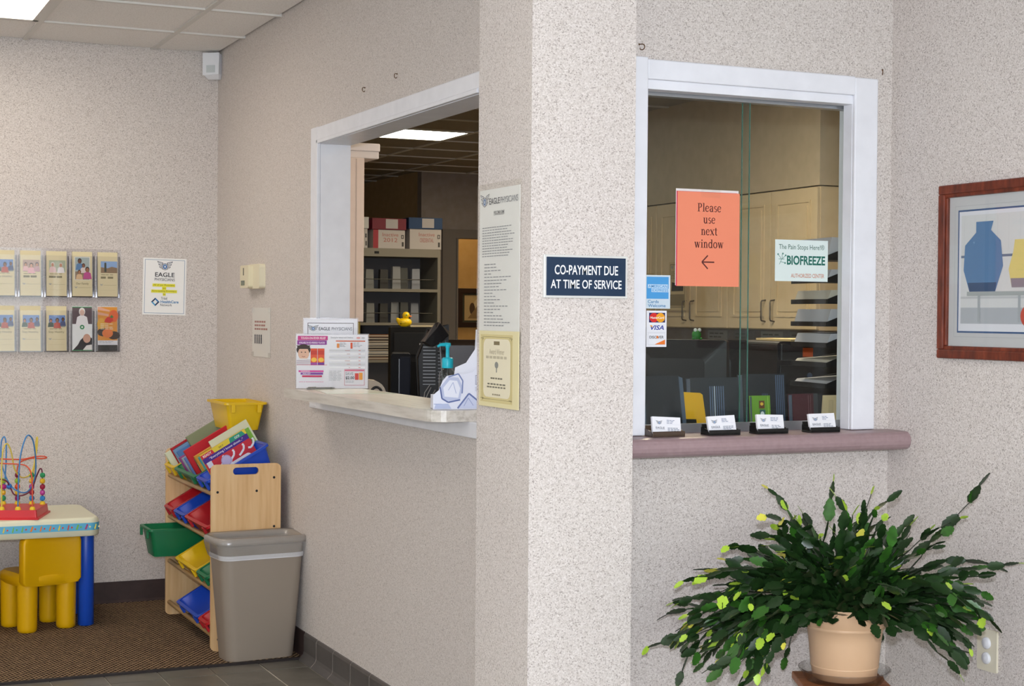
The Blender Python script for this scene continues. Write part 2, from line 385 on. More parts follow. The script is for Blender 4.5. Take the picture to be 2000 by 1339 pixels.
ceil_grid([1.615-.61*k for k in range(8)][::-1], [7.35-.61*k for k in range(17)], -3.1, xB, -2.7, yA, CEIL, WL)
OL = [(3.82, 4.43, 10.41, 11.02), (3.21, 3.82, 5.53, 6.75), (5.04, 5.65, 10.41, 11.63)]  # first panel is in view; the others are added unseen to brighten the office
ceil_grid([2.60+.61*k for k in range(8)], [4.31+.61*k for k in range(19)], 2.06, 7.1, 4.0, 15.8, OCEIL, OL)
def ceiling_light(x0, x1, y0, y1, strength, label, group, hexc='#fff3e6'):
    t = thing('ceiling_light', label, 'ceiling light', ((x0+x1)/2, (y0+y1)/2, 2.737), 0, group)
    hx, hy = (x1-x0)/2, (y1-y0)/2; g = G(); q = .026
    g.box(-hx+.012, hx-.012, -hy+.012, -hy+q+.012, 0, .02); g.box(-hx+.012, hx-.012, hy-q-.012, hy-.012, 0, .02)
    g.box(-hx+.012, -hx+q+.012, -hy+.012, hy-.012, 0, .02); g.box(hx-q-.012, hx-.012, -hy+.012, hy-.012, 0, .02)
    obj('frame', g, TEE, t)
    box('diffuser', mat(hexc, .5, 0, .2, strength), t, -hx+.038, hx-.038, -hy+.038, hy-.038, .006, .014)
for k, l in enumerate(WL):
    ceiling_light(*l, WAIT_LIGHT*WS[k], 'bright white ceiling light panel above the play table corner' if k == 0 else ('', 'white ceiling light panel over the far left corner of the waiting room', 'white ceiling light panel just ahead of the viewer, over the middle of the room', 'white ceiling light panel over the middle of the left wall', 'white ceiling light panel behind the viewer, on the left')[k], 'waiting room ceiling lights')
ceiling_light(*OL[0], OFFICE_LIGHT*1.2, 'square lit ceiling panel seen through the reception window', 'office ceiling lights', '#fdffee')
ceiling_light(*OL[1], OFFICE_LIGHT*1.95, 'added unseen ceiling panel lighting the office desk', 'office ceiling lights', '#ffead0')
ceiling_light(*OL[2], OFFICE_LIGHT, 'added unseen ceiling panel beyond the cream cabinets, hidden behind the pillar', 'office ceiling lights', '#ffeccb')
ceiling_light(5.8, 6.3, 13.95, 14.45, 10, 'ceiling panel lighting the room with golden walls', 'office ceiling lights', '#ffe6bd')

# baseboards: rubber strip on the carpet side, cove tiles on the tiled side
g = G(); g.prism([(yA, 0), (yA-.016, 0), (yA-.006, .02), (yA-.006, .112), (yA, .112)], -3.1, xB-.006, 'x')
struct('baseboard_back', g, RUBBER)
bb = struct('baseboard_reception', G().prism([(xB, .0), (xB-.016, .0), (xB-.006, .02), (xB-.006, .112), (xB, .112)], 6.33, yA-.006, 'y'), RUBBER)
cv = [(xB, 0), (xB-.034, 0), (xB-.03, .006), (xB-.014, .022), (xB-.010, .034), (xB-.010, .1), (xB-.006, .11), (xB, .112)]
cg = struct('baseboard_grout', G().prism([(xB, 0), (xB-.032, 0), (xB-.030, .0045), (xB-.0125, .021), (xB-.0088, .034), (xB-.0088, .1), (xB-.004, .109), (xB, .111)], yP1, 6.32, 'y'), mat('#b3aca2', .9))
cs = G().prism(cv, .0025, .2125, 'y').mesh('tile', COVE)
for k in range(10): obj('tile', cs, None, cg, (0, 6.148-.2165*(k+1), 0))
obj('tile', G().prism(cv, 6.1505, 6.318, 'y'), COVE, cg)

# ------------------------------------------------------------------ reception window (left) with ledge
w1 = struct('window_1', G().box(1.935, 2.062, 6.135, 6.165, 1.107, 2.15).box(1.935, 2.062, 4.485, 4.5, 1.107, 2.15).box(1.935, 2.062, 4.5, 6.135, 2.125, 2.15), TRIM)
for nm, b in (('side_casing', (6.15, 6.24, 1.06, 2.197)), ('side_casing', (4.41, 4.485, 1.06, 2.197))):
    obj('side_casing', G().box(1.925, xB, *b[:2], *b[2:]), TRIM, w1, bev=.004)
obj('head_casing', G().box(1.926, xB, 4.48, 6.158, 2.14, 2.195), TRIM, w1, bev=.004)
obj('inner_bead', G().box(1.920, 1.935, 4.5, 6.152, 2.127, 2.143).box(1.920, 1.935, 6.137, 6.153, 1.15, 2.143), TRIM, w1, bev=.003)
obj('bottom_casing', G().box(1.926, 2.06, 4.48, 6.245, 1.055, 1.106), TRIM, w1, bev=.003)
led = thing('counter_ledge', 'pale laminate counter ledge jutting from the open reception window', 'counter', (0, 0, 1.107))
pl = [(2.066, 4.55), (2.066, 6.13), (1.94, 6.13), (1.94, 6.11), (1.777, 6.10), (1.785, 5.7), (1.79, 5.3), (1.797, 4.9)]
for k in range(7):
    t = rad(180+90*k/6); pl.append((1.865+.065*math.cos(t), 4.615+.065*math.sin(t)))
obj('board', G().prism(pl[::-1], -.001, .035, 'z'), LAM, led, bev=.003)

# ------------------------------------------------------------------ glazed window (right) with mauve sill
w2 = struct('window_2', G().box(2.115, 2.135, 3.875, 3.997, 1.105, 2.1).box(2.915, 2.944, 3.90, 3.997, 1.105, 2.1).box(2.135, 2.915, 3.9, 3.997, 2.088, 2.115), TRIM)
obj('side_casing', G().box(2.876, 2.960, 3.866, yC, 1.106, 2.157), TRIM, w2, bev=.004)
obj('side_casing', G().box(2.098, 2.172, 3.866, yC, 1.106, 2.165), TRIM, w2, bev=.004)
obj('head_casing', G().box(2.171, 2.878, 3.867, yC, 2.104, 2.160), TRIM, w2, bev=.004)
obj('jamb', G().box(2.876, 2.915, yC, 3.925, 1.106, 2.104).box(2.135, 2.170, yC, 3.925, 1.106, 2.104).box(2.17, 2.878, yC, 3.925, 2.078, 2.106), TRIM, w2, bev=.002)
obj('track', G().box(2.135, 2.93, 3.945, 3.95, 1.105, 1.131).box(2.135, 2.93, 3.957, 3.962, 1.105, 1.124).box(2.135, 2.93, 3.969, 3.974, 1.105, 1.12), ALU, w2)
obj('track', G().box(2.135, 2.915, 3.942, 3.976, 2.07, 2.09), ALU, w2)
p = obj('pane', G().box(2.15, 2.562, 3.951, 3.956, 1.109, 2.08), GLASS, w2)
obj('polished_edge', G().box(2.562, 2.5632, 3.951, 3.956, 1.109, 2.08), GLASSEDGE, p)
p = obj('pane', G().box(2.545, 2.925, 3.963, 3.968, 1.109, 2.08), GLASS, w2)
obj('polished_edge', G().box(2.5435, 2.545, 3.963, 3.968, 1.109, 2.08), GLASSEDGE, p)
obj('finger_pull', G().box(2.862, 2.876, 3.958, 3.963, 1.12, 1.19), CLEAR, p)
g = G(); pr = [(3.995, 1.052), (3.80, 1.050)]
for k in range(9):
    t = rad(-90-180*k/8); pr.append((3.795+.026*math.cos(t), 1.077+.027*math.sin(t)))
pr += [(3.81, 1.1045), (3.995, 1.105)]
g.prism(pr, xP1+.001, xE-.001, 'x')
sl = obj('window_sill', g, MAUVE, bev=0); tag(sl, 'mauve bullnose sill below the glazed window with the card holders', 'window sill')

# ------------------------------------------------------------------ wall signs
def sheet(name, label, cat, loc, rot, wd, ht, col='#f2f1ee', th=.0012, rough=.5, cx=0, group=None):
    t = thing(name, label, cat, loc, rot, group)
    box('paper', mat(col, rough), t, cx-wd/2, cx+wd/2, -th, 0, 0, ht)
    return t
# participating-network notice on the back wall
t = sheet('wall_notice', 'white laminated notice with blue border and yellow highlighted lines', 'notice', (1.673, yA-.001, 1.427), (0, rad(1.0), 0), .215, .282)
a = Art(-.0016)
a.frame(-.099, .008, .099, .274, .0018, '#5b7fa6'); emblem(a, 0, .24, .062)
a.text('EAGLE', 0, .2, .096, .022, '#2a2d33', .01); a.text('PHYSICIANS', 0, .176, .1, .014, '#4c5058')
a.rect(-.06, .14, .052, .155, '#e8e23a'); a.rect(-.012, .125, .008, .14, '#e8e23a'); a.rect(-.066, .11, .062, .125, '#e8e23a'); a.rect(-.008, .096, .006, .109, '#e8e23a')
a.text('All of our Physicians', -.004, .1475, .104, .01, '#6d6a1f'); a.text('are', -.002, .132, .014, .006, '#6d6a1f'); a.text('Participating Providers', -.002, .1175, .12, .01, '#6d6a1f'); a.text('in', -.001, .103, .008, .007, '#6d6a1f')
for k, c in enumerate(('#2c78b8', '#1f2f55', '#49a0d0', '#1f2f55')):
    q = k*PI/2; cx, cz = -.045, .064
    P = [(cx+.021*math.cos(q), cz+.021*math.sin(q)), (cx+.021*math.cos(q+PI/2), cz+.021*math.sin(q+PI/2)), (cx+.012*math.cos(q+PI/2), cz+.012*math.sin(q+PI/2)), (cx+.012*math.cos(q), cz+.012*math.sin(q))]
    a.poly(P, c)
a.text('Triad', -.002, .083, .03, .012, '#4d5156'); a.text('HealthCare', .026, .066, .09, .014, '#2c7fb8', .01); a.text('Network', .009, .05, .058, .012, '#4d5156')
a.done('print', t)
# small notice on the reception wall
t = sheet('taped_notice', 'small laminated notice with red lines and black symbols below the thermostat', 'notice', (xB-.001, 7.03, 1.24), RB, .3, .225, '#d9d6cf')
a = Art(-.0016)
a.bars(-.11, .12, .165, .115, 3, '#a87a72', .5, 3, lo=.8)
a.done('print', t); a = Art(-.0016)
for k in range(4): a.rect(-.11+.035*k, .06, -.092+.035*k, .09, '#3b3f4a'); a.ell(-.101+.035*k, .096, .01, .007, '#3b3f4a')
a.done('symbols', t)
for dx, dz in ((-.14, .012), (.14, .012), (-.14, .213), (.14, .213)): box('tape', SLEEVE, t, dx-.02, dx+.02, -.003, -.0022, dz-.01, dz+.01)
# thermostat
t = thing('thermostat', 'cream plastic thermostat on the reception wall beside the corner', 'thermostat', (xB, 7.1, 1.552), RB)
obj('cover', G().prism(rr(-.06, .13, 0, .112, .016), -.028, 0), mat('#e4dcc0', .45), t, bev=.004)
obj('front_step', G().prism(rr(-.125, .02, .004, .108, .012), -.05, -.0), mat('#e2d9bb', .45), t, bev=.004)
box('display', mat('#4f5a46', .25), t, -.105, -.045, -.0515, -.05, .016, .038, )
box('vent_slot', mat('#5c584b', .6), t, -.068, -.058, -.0515, -.05, .062, .096)
# motion sensor in the corner
t = thing('motion_sensor', 'white motion sensor tucked in the ceiling corner', 'sensor', (1.905, yA-.05, 2.605), rad(-38))
obj('body', G().prism([(-.042, .02), (.042, .02), (.042, .125), (-.042, .125)], -.03, .03).loft([[(-.042, -.03, .02), (.042, -.03, .02), (.042, .03, .02), (-.042, .03, .02)], [(-.03, .0, 0), (.03, .0, 0), (.035, .03, 0), (-.035, .03, 0)]], sm=False), mat('#e6e8ec', .4), t, bev=.003)
box('lens', mat('#c3cbcc', .3), t, -.024, .022, -.032, -.03, .03, .066)
obj('wire', G().tube([(0, .02, .124), (-.004, .03, .13), (-.01, .035, .134)], .0025, 6), mat('#dcdcdc', .5), t)
# cup hooks
def hook(label, loc, rz):
    t = thing('ceiling_hook', label, 'hook', loc, rz, 'small brass hooks above the windows')
    pts = [(0, 0, 0), (0, -.010, 0)]+[(.0, -.010-.008*math.sin(rad(a)), -.008+.008*math.cos(rad(a))) for a in range(20, 241, 20)]
    obj('shank', G().tube(pts, .0014, 7), mat('#6a4a2a', .35, .7), t)
    obj('flange', G().lathe([(.0, 0), (.003, 0), (.0025, .002), (0, .002)], 10).xf(Matrix.Rotation(rad(90), 4, 'X')), mat('#6a4a2a', .35, .7), t)
hook('cup hook above the open reception window, nearer the corner', (xB, 5.61, 2.285), RB+.6)
hook('cup hook above the open reception window, nearer the pillar', (xB, 5.265, 2.29), RB+.6)
hook('cup hook above the right end of the glazed window', (2.985, yC, 2.188), -.6)
hook('cup hook half hidden by the pillar above the glazed window', (2.148, yC, 2.20), .6)

# ------------------------------------------------------------------ brochure rack
t = thing('brochure_rack', 'clear acrylic wall rack with two rows of brochure pockets', 'brochure rack', (.909, yA, 1.245))
box('back_panel', CLEAR, t, -.075, .552, -.003, -.0005, 0, .5)
COLX = [0, .1215, .243, .3645, .486]
for r, z0 in ((0, .265), (1, 0)):
    for k, cx in enumerate(COLX):
        q = obj('pocket', G().box(cx-.055, cx+.055, -.034, -.032, z0, z0+.2).box(cx-.055, cx-.0535, -.032, -.003, z0, z0+.2).box(cx+.0535, cx+.055, -.032, -.003, z0, z0+.2).box(cx-.055, cx+.055, -.032, -.003, z0, z0+.003), CLEAR, t)
SKIN, PINKS = '#c58f6f', '#d9a5a0'
def person(a, cx, cz, s, shirt, hair='#2b211d', skin=SKIN):
    a.poly([(cx-s*.55, cz-s*.9), (cx+s*.55, cz-s*.9), (cx+s*.42, cz-s*.15), (cx+s*.15, cz), (cx-s*.15, cz), (cx-s*.42, cz-s*.15)], shirt)
    a.ell(cx, cz+s*.32, s*.27, s*.36, hair, 12); a.ell(cx, cz+s*.25, s*.2, s*.28, skin, 12)
def brochure(label, col, row, kind):
    z0 = 1.245+(.265 if row == 0 else 0)+.005
    t = thing('brochure', label, 'brochure', (.909+COLX[col], yA-.0085, z0), (rad(-3), 0, 0), 'brochures in the wall rack')
    paper = '#ddd0a5' if kind < 5 else '#e9ece8'
    box('leaflet', mat(paper, .45), t, -.0475, .0475, -.010, 0, 0, .216)
    a = Art(-.0106, rough=.5)
    if kind in (0, 1, 2, 4):
        x0, x1, z0_, z1_ = -.035, .042, .115, .172
        if kind == 4: x0, x1 = -.033, .046
        if kind == 0:
            a.rect(x0, z0_, x1, z1_, '#6d8cc0'); a.rect(x0, z0_, x1, z0_+.02, '#8b8f86'); person(a, -.026, .138, .026, '#4a5a4f', skin='#b98468'); person(a, .004, .138, .032, '#b9503f', skin='#8a5a40'); person(a, .031, .144, .026, '#4c567c', skin='#7a5138')
        elif kind == 1:
            a.rect(x0, z0_, x1, z1_, '#b79c8a'); person(a, -.022, .142, .026, '#e2b7b4'); person(a, .004, .136, .032, '#e6b1b5', skin='#d2a184'); person(a, .03, .142, .028, '#c9a0a4', '#3a3f55')
        elif kind == 2:
            a.rect(x0, z0_, x1, z1_, '#aeb69a'); person(a, -.018, .142, .032, '#e3c3bd', '#d9d3c8'); person(a, .02, .14, .032, '#ece6e2', '#cfc8bd')
        else:
            a.rect(x0, z0_, x1, z1_, '#8eaed6'); a.poly([(x0, z0_), (x1, z0_), (x1, .14), (.02, .146), (0, .138), (x0, .143)], '#8d7355'); a.rect(-.016, .12, -.006, .156, '#3d4437'); a.ell(-.011, .16, .005, .006, '#3d4437')
        if kind == 0: a.text('Stay Healthy', 0, .09, .074, .013, '#7d7552')
        else: a.bars(-.036, .036, .097, .083, 1, '#837a58', .7, col, True, .9)
        a.bars(-.032, .032, .108, .1, 1, '#a89d76', .5, 2, True, .9)
        emblem(a, -.03, .056, .012, '#6f684c', '#6f684c'); a.rect(-.02, .055, .04, .0562, '#a0966e'); a.rect(-.035, .03, .035, .0306, '#b9ac82')
    elif kind == 3:
        a.rect(-.037, .078, .037, .192, '#e8e4da'); a.rect(-.034, .081, .034, .189, '#a8b7b4'); a.rect(-.034, .081, .034, .12, '#8f7d63')
        person(a, -.012, .16, .036, '#5d86b0', skin='#6b452f'); person(a, .006, .14, .03, '#e5d6cc', '#40271b', '#8a5a3f'); person(a, .024, .118, .038, '#c04f8b', skin='#9a6546'); person(a, -.014, .108, .03, '#d8b48a', '#4b2f20', '#a8744f')
        a.text('Our Family', .0, .06, .06, .013, '#6f674a'); emblem(a, -.03, .042, .012, '#6f684c', '#6f684c'); a.rect(-.02, .041, .04, .0422, '#a0966e')
    elif kind == 5:
        a.rect(-.047, .21, .047, .214, '#3d8a55'); a.rect(-.047, .13, .047, .21, '#5a4a4e'); person(a, 0, .172, .056, '#eceae8', '#d9d8d4', '#d5b2a0')
        a.ell(0, .115, .011, .011, '#2f8a52'); a.ell(0, .115, .005, .005, '#dfe8df'); a.poly([(-.047, .0), (.047, 0), (.047, .06), (.02, .08), (-.01, .05), (-.02, .03)], '#2a2526')
        a.ell(.022, .06, .018, .022, '#d2a48c'); a.poly([(.0, .0), (.046, .0), (.046, .03), (.02, .026)], '#e3dfd8'); a.rect(-.047, 0, .047, .004, '#3d8a55')
    else:
        a.rect(-.047, .05, .047, .214, '#d9902f'); a.ell(.03, .17, .022, .03, '#e0642a'); a.ell(-.03, .13, .02, .03, '#e0a93a'); a.ell(-.02, .09, .03, .02, '#3a2d20'); a.ell(.03, .075, .03, .02, '#3f2f22'); a.ell(0, .085, .026, .022, '#e07a3a')
        a.poly([(-.047, .214), (-.04, .214), (.012, .198), (.01, .19), (-.047, .2)], '#dca58a'); a.poly([(-.047, .19), (.006, .178), (.004, .168), (-.047, .176)], '#dca58a')
        a.poly([(.0, .165), (.022, .168), (.028, .148), (.014, .136), (-.016, .14), (-.01, .155)], '#c92f22'); a.poly([(.01, .163), (.02, .176), (.03, .164), (.02, .16)], '#3f7a35')
        a.bars(-.034, .036, .132, .1, 4, '#f0e2c4', .35, 6, lo=.6); a.rect(-.047, .028, .047, .05, '#dfe0e2'); a.bars(-.04, .03, .046, .034, 2, '#a2a4a8', .4, 2); a.rect(-.047, 0, .047, .028, '#33302b')
    a.done('print', t)
BR = [('cream brochure with three people under blue sky, upper row, leftmost', 0, 0, 0), ('cream brochure with a woman in pink, upper row, second from left', 1, 0, 1),
      ('cream brochure with two people in white, upper row, middle', 2, 0, 2), ('brochure with a family of four in a tall photo, upper row', 3, 0, 3),
      ('cream brochure with a small landscape photo, upper row, rightmost', 4, 0, 4), ('cream brochure with three people under blue sky, lower row, leftmost', 0, 1, 0),
      ('cream brochure with three people under blue sky, lower row, second from left', 1, 1, 0), ('cream brochure with three people under blue sky, lower row, middle', 2, 1, 0),
      ('white and green brochure with white-haired person in a white coat', 3, 1, 5), ('orange brochure with fingers holding a red strawberry', 4, 1, 6)]
for b in BR: brochure(*b)

# ------------------------------------------------------------------ pillar signs
t = thing('copayment_sign', 'navy plaque with white lettering CO-PAYMENT DUE on the pillar', 'sign', (1.886, yD, 1.487))
box('frame', mat('#d9dad6', .3, .3), t, -.1225, .1225, -.010, 0, 0, .112, .001)
box('plate', mat('#0d2b47', .35), t, -.116, .116, -.0115, -.010, .006, .106)
a = Art(-.012); a.text('CO-PAYMENT DUE', 0, .073, .186, .025, '#f1f2f2', .012); a.text('AT TIME OF SERVICE', 0, .036, .208, .023, '#f1f2f2', .012); a.done('lettering', t)
t = thing('welcome_letter', 'long printed welcome letter in a clear plastic sleeve on the pillar', 'letter', (xP0, 3.888, 1.385), RB)
box('paper', mat('#edeeec', .5), t, -.132, .132, -.0016, -.0002, 0, .398)
box('sleeve', SLEEVE, t, -.147, .147, -.0032, -.0028, -.02, .414)
a = Art(-.0018)
emblem(a, -.097, .365, .05); a.text('EAGLE', -.03, .365, .07, .017, '#3a4048', .01); a.text('PHYSICIANS', .067, .365, .112, .017, '#70757b'); a.text('WELCOME HOME', 0, .333, .07, .009, '#4a4d52', .01); a.rect(-.035, .3265, .035, .3275, '#4a4d52')
a.bars(-.11, .11, .295, .21, 12, '#8b8e92', .3, 5, lo=.7); a.bars(-.095, .1, .195, .02, 20, '#93969a', .28, 8, lo=.25)
a.done('print', t)
t = thing('award_certificate', 'yellowed award certificate overlapping the foot of the welcome letter', 'certificate', (xP0-.005, 3.875, 1.192), RB)
box('paper', mat('#e0d6a8', .5), t, -.132, .13, -.0015, 0, 0, .206)
a = Art(-.0018); a.rect(-.12, .012, .092, .196, '#d2c48d'); a.poly(rr(-.1, .078, .026, .184, .02), '#e4dcc0'); a.frame(-.108, .02, .084, .19, .001, '#8d8255')
a.rect(-.03, .168, .008, .178, '#7f7253'); a.text('Award Winner', -.01, .15, .1, .015, '#b7ad93'); a.bars(-.085, .065, .138, .128, 1, '#bfb69c', .7, 3, True, .95)
a.rect(-.014, .094, -.008, .112, '#8c8d86'); a.ell(-.011, .114, .012, .009, '#8c8d86'); a.bars(-.05, .03, .08, .073, 1, '#7c7866', .6, 2, True, .9); a.bars(-.075, .055, .064, .048, 2, '#7c7866', .5, 4, True, .9); a.bars(-.04, .02, .036, .03, 1, '#9a9078', .7, 4, True, .9)
for x, z in ((-.11, .186), (.08, .186), (-.11, .022), (.08, .022)): a.path([(x-.008, z), (x+.012, z), (x+.004, z-.006)], .0012, '#7e7350')
a.done('print', t)

# ------------------------------------------------------------------ framed picture and outlet on the right wall
t = thing('framed_picture', 'cherry wood framed picture with blue inner line on the right wall', 'picture', (xE, 3.29, 1.327), RB)
X0, X1, Z0, Z1 = -.347, .347, 0, .495
for b in ((X0, X1, Z0, Z0+.026), (X0, X1, Z1-.026, Z1), (X0, X0+.026, Z0+.026, Z1-.026), (X1-.026, X1, Z0+.026, Z1-.026)):
    f = obj('frame_rail', G().box(b[0], b[1], -.022, 0, b[2], b[3]), CHERRY, t, bev=.004)
for b in ((X0+.022, X1-.022, Z0+.022, Z0+.036), (X0+.022, X1-.022, Z1-.036, Z1-.022), (X0+.022, X0+.034, Z0+.036, Z1-.036), (X1-.034, X1-.022, Z0+.036, Z1-.036)):
    obj('inner_lip', G().box(b[0], b[1], -.016, 0, b[2], b[3]), CHERRY, t, bev=.003)
box('mat_board', mat('#c9cbca', .7), t, X0+.03, X1-.03, -.006, 0, Z0+.03, Z1-.03)
a = Art(-.0062)
a.frame(-.29, .062, .29, .433, .001, '#aeb1b3'); a.rect(-.276, .074, .276, .421, '#3a5b86'); a.rect(-.271, .079, .271, .416, '#e3e6ea')
a.rect(-.262, .1, .262, .405, '#d9dcda'); a.rect(-.262, .1, .262, .145, '#b3b9bd'); a.rect(-.262, .285, .262, .292, '#6f7f96'); a.rect(-.262, .17, .262, .176, '#c3c7c7')
for k in range(12): a.rect(-.25+.045*k, .3, -.249+.045*k, .4, '#cbd0d0')
# a plain still life: blue jug, yellow jug, red ball, grey shelf
a.poly([(-.225, .19), (-.12, .19), (-.09, .26), (-.10, .33), (-.14, .36), (-.13, .385), (-.20, .385), (-.2, .355), (-.245, .32), (-.25, .25)], '#5a83ad'); a.poly([(-.225, .19), (-.12, .19), (-.115, .215), (-.232, .215)], '#3c5578')
a.poly([(-.055, .2), (.005, .2), (.02, .25), (.005, .3), (.0, .33), (-.045, .33), (-.05, .3), (-.068, .25)], '#e3d180'); a.poly([(-.055, .2), (.005, .2), (.01, .225), (-.06, .225)], '#8f8791')
a.rect(-.235, .178, .04, .19, '#a9b0ae'); a.rect(-.19, .105, -.18, .178, '#a9b0b2'); a.rect(-.03, .105, -.02, .178, '#a9b0b2')
a.ell(.01, .122, .03, .03, '#c8503f'); a.poly([(.1, .19), (.2, .19), (.21, .31), (.09, .31)], '#8f9a8c')
a.rect(-.21, .325, -.205, .33, '#7fa3c6'); a.done('print', t)
box('glazing', glass_mat('picture_glass', (.97, .97, .97, 1), 1.35), t, X0+.03, X1-.03, -.0135, -.012, Z0+.03, Z1-.03)
t = thing('wall_outlet', 'ivory outlet plate with two white safety covers low on the right wall', 'outlet', (xE, 3.4265, .463), RB)
obj('plate', G().prism(rr(-.0395, .0395, 0, .116, .004), -.006, 0), mat('#ddd6c0', .4), t, bev=.0015)
for z in (.036, .078): obj('safety_cover', G().lathe([(.0165, 0), (.0165, .004), (.013, .007), (0, .008)], 20).xf(Matrix.Rotation(rad(90), 4, 'X')), mat('#dfe0e4', .35), t, (0, -.006, z))

# ------------------------------------------------------------------ play table, chairs, bead maze
t = thing('play_table', 'cream toddler table with blue legs and a sticker band', 'table', (.80, 7.48, .008))
ol = rr(.345-.80, 1.255-.80, 7.22-7.48, 7.76-7.48, .05, 5); ol2 = rr(.352-.80, 1.248-.80, 7.227-7.48, 7.753-7.48, .045, 5)
g = G().loft([[(x, y, z) for x, y in o] for o, z in ((ol2, .425), (ol, .432), (ol, .495), (ol2, .506), (rr(-.44, .44, -.245, .265, .04, 5), .508))])
obj('tabletop', g, mat('#e3e1c6', .4), t)
bo = rr(.3435-.80, 1.2565-.80, 7.2185-7.48, 7.7615-7.48, .0515, 5)
obj('sticker_band', G().loft([[(x, y, z) for x, y in bo] for z in (.452, .485)], cap0=False, cap1=False), mat('#63b8dd', .4), t)
a = Art(-.2622, .00005); R = random.Random(4)
for k in range(22):
    x = -.4+.0395*k; c = R.choice(['#d8452f', '#e7d24a', '#7fc04a', '#a5467f', '#e8862e']); s_ = R.uniform(.6, 1.2)
    a.poly([(x-.006*s_, .458), (x+.002, .456), (x+.010*s_, .478), (x+.003, .481)], c); a.ell(x+.017, .468, .004, .004, R.choice(['#f0e9b0', '#d8452f', '#67b04a']))
a.done('stickers', t)
for x in (-.4, .413):
    for y in (-.12, .19): obj('leg', G().lathe([(.030, 0), (.0365, .004), (.0365, .415), (.033, .426)], 24), BLUEP, t, (x, y, 0))
def kid_chair(label, loc, rz):
    t = thing('toddler_chair', label, 'chair', loc, rz, 'yellow toddler chairs')
    for sx in (-1, 1):
        for sy in (-1, 1): obj('leg', G().lathe([(.035, 0), (.042, .005), (.0435, .02), (.046, .23)], 22), YEL, t, (sx*.092, sy*.088, 0))
    obj('seat', G().loft([[(x, y, z) for x, y in rr(-.138+i, .138-i, -.138+i, .138-i, .05, 5)] for i, z in ((.008, .205), (0, .215), (0, .25), (.012, .262))]), YEL, t)
    rings = []
    for i, z in ((.01, .205), (.0, .22), (.0, .39), (.004, .408), (.02, .42)):
        o = []
        for k in range(11):
            x = -.138+i+(.276-2*i)*k/10; o.append((x, .142+.02*(1-(x/.138)**2)*-1+.012-i*.3, z+.010*(abs(x)/.138)**2))
        for k in range(10, -1, -1):
            x = -.138+i+(.276-2*i)*k/10; o.append((x, .096-.02*(1-(x/.138)**2)+i*.3, z+.010*(abs(x)/.138)**2))
        rings.append(o)
    obj('backrest', G().loft(rings), YEL, t, bev=.01, seg=3)
    return t
kid_chair('yellow plastic toddler chair, its back to the room, beside the blue leg', (1.008, 7.40, .008), rad(197))
kid_chair('yellow plastic toddler chair at the far left edge, behind the other', (.655, 7.53, .008), rad(95))
t = thing('bead_maze', 'red-based bead maze toy with bent coloured wires on the table', 'toy', (.968, 7.235, .516), rad(-18.8))
g = G().loft([[(x, y, z) for x, y in o] for o, z in ((rr(-.33, .02, -.01, .27, .006), 0), (rr(-.33, .02, -.01, .27, .006), .008), (rr(-.325, .012, -.003, .262, .006), .009), (rr(-.32, .008, .002, .258, .006), .042))], sm=False)
obj('base', g, mat('#d2262f', .35), t)
CUP = mat('#e6c62c', .4)
cups = [(-.145, .02), (-.075, .02), (-.012, .02), (-.26, .23), (-.185, .235), (-.122, .235), (-.058, .235), (.0 - .008, .225)]
for x, y in cups: obj('wire_cup', G().lathe([(.013, 0), (.0125, .006), (.009, .013), (.004, .0145)], 12), CUP, t, (x, y, .042))
def wire(pts, col, r=.0032, n=6):
    P = [Vector(p) for p in pts]; o = []
    for i in range(len(P)-1):
        p0, p1, p2, p3 = P[max(i-1, 0)], P[i], P[i+1], P[min(i+2, len(P)-1)]
        for k in range(n):
            u = k/n; o.append(.5*((2*p1)+(-p0+p2)*u+(2*p0-5*p1+4*p2-p3)*u*u+(-p0+3*p1-3*p2+p3)*u**3))
    o.append(P[-1]); obj('wire', G().tube(o, r, 7), mat(col, .35), t)
wire([(-.075, .02, .05), (-.073, .02, .16), (-.068, .03, .27), (-.054, .05, .345), (-.04, .07, .37), (-.025, .1, .34), (-.02, .13, .25), (-.03, .16, .17), (-.06, .18, .11), (-.1, .2, .10), (-.15, .22, .13), (-.19, .23, .22), (-.195, .235, .32), (-.18, .235, .35), (-.172, .235, .30), (-.176, .235, .18), (-.185, .235, .05)], '#3f86c4')
wire([(-.145, .02, .05), (-.146, .02, .2), (-.143, .03, .30), (-.128, .04, .335), (-.112, .05, .30), (-.1, .07, .22), (-.08, .1, .18), (-.055, .14, .18), (-.04, .17, .21), (-.03, .2, .29), (-.03, .22, .345), (-.038, .23, .33), (-.048, .235, .2), (-.058, .235, .05)], '#e0c956')
wire([(-.012, .02, .05), (-.013, .02, .16), (-.022, .03, .21), (-.045, .045, .235), (-.08, .05, .242), (-.14, .05, .245), (-.2, .06, .25), (-.25, .1, .25), (-.27, .16, .255), (-.2, .2, .252), (-.1, .2, .25), (-.04, .19, .262), (.0, .19, .265), (.015, .2, .258), (-.01, .215, .252), (-.07, .22, .25), (-.122, .235, .21), (-.122, .235, .05)], '#d9573a')
wire([(-.008, .225, .05), (-.009, .225, .18), (-.018, .225, .205), (-.035, .225, .17), (-.058, .23, .11), (-.09, .225, .085), (-.13, .22, .085), (-.15, .215, .12), (-.17, .2, .155), (-.24, .19, .16), (-.26, .22, .12), (-.26, .23, .05)], '#6b1f3a')
BEADS = {(-.008, .225): ['#2f86c8', '#b23c92', '#9a1f3f', '#e2bb2e', '#2f9a62'], (-.058, .235): ['#2f86c8', '#9a1f3f', '#a53a8e', '#e2bb2e', '#2f9a62'],
         (-.122, .235): ['#8f2a6a', '#e2bb2e', '#e0562b', '#8fb832', '#7c1f38'], (-.185, .235): ['#2f9a62', '#e2bb2e', '#b5317e', '#9cc43a']}
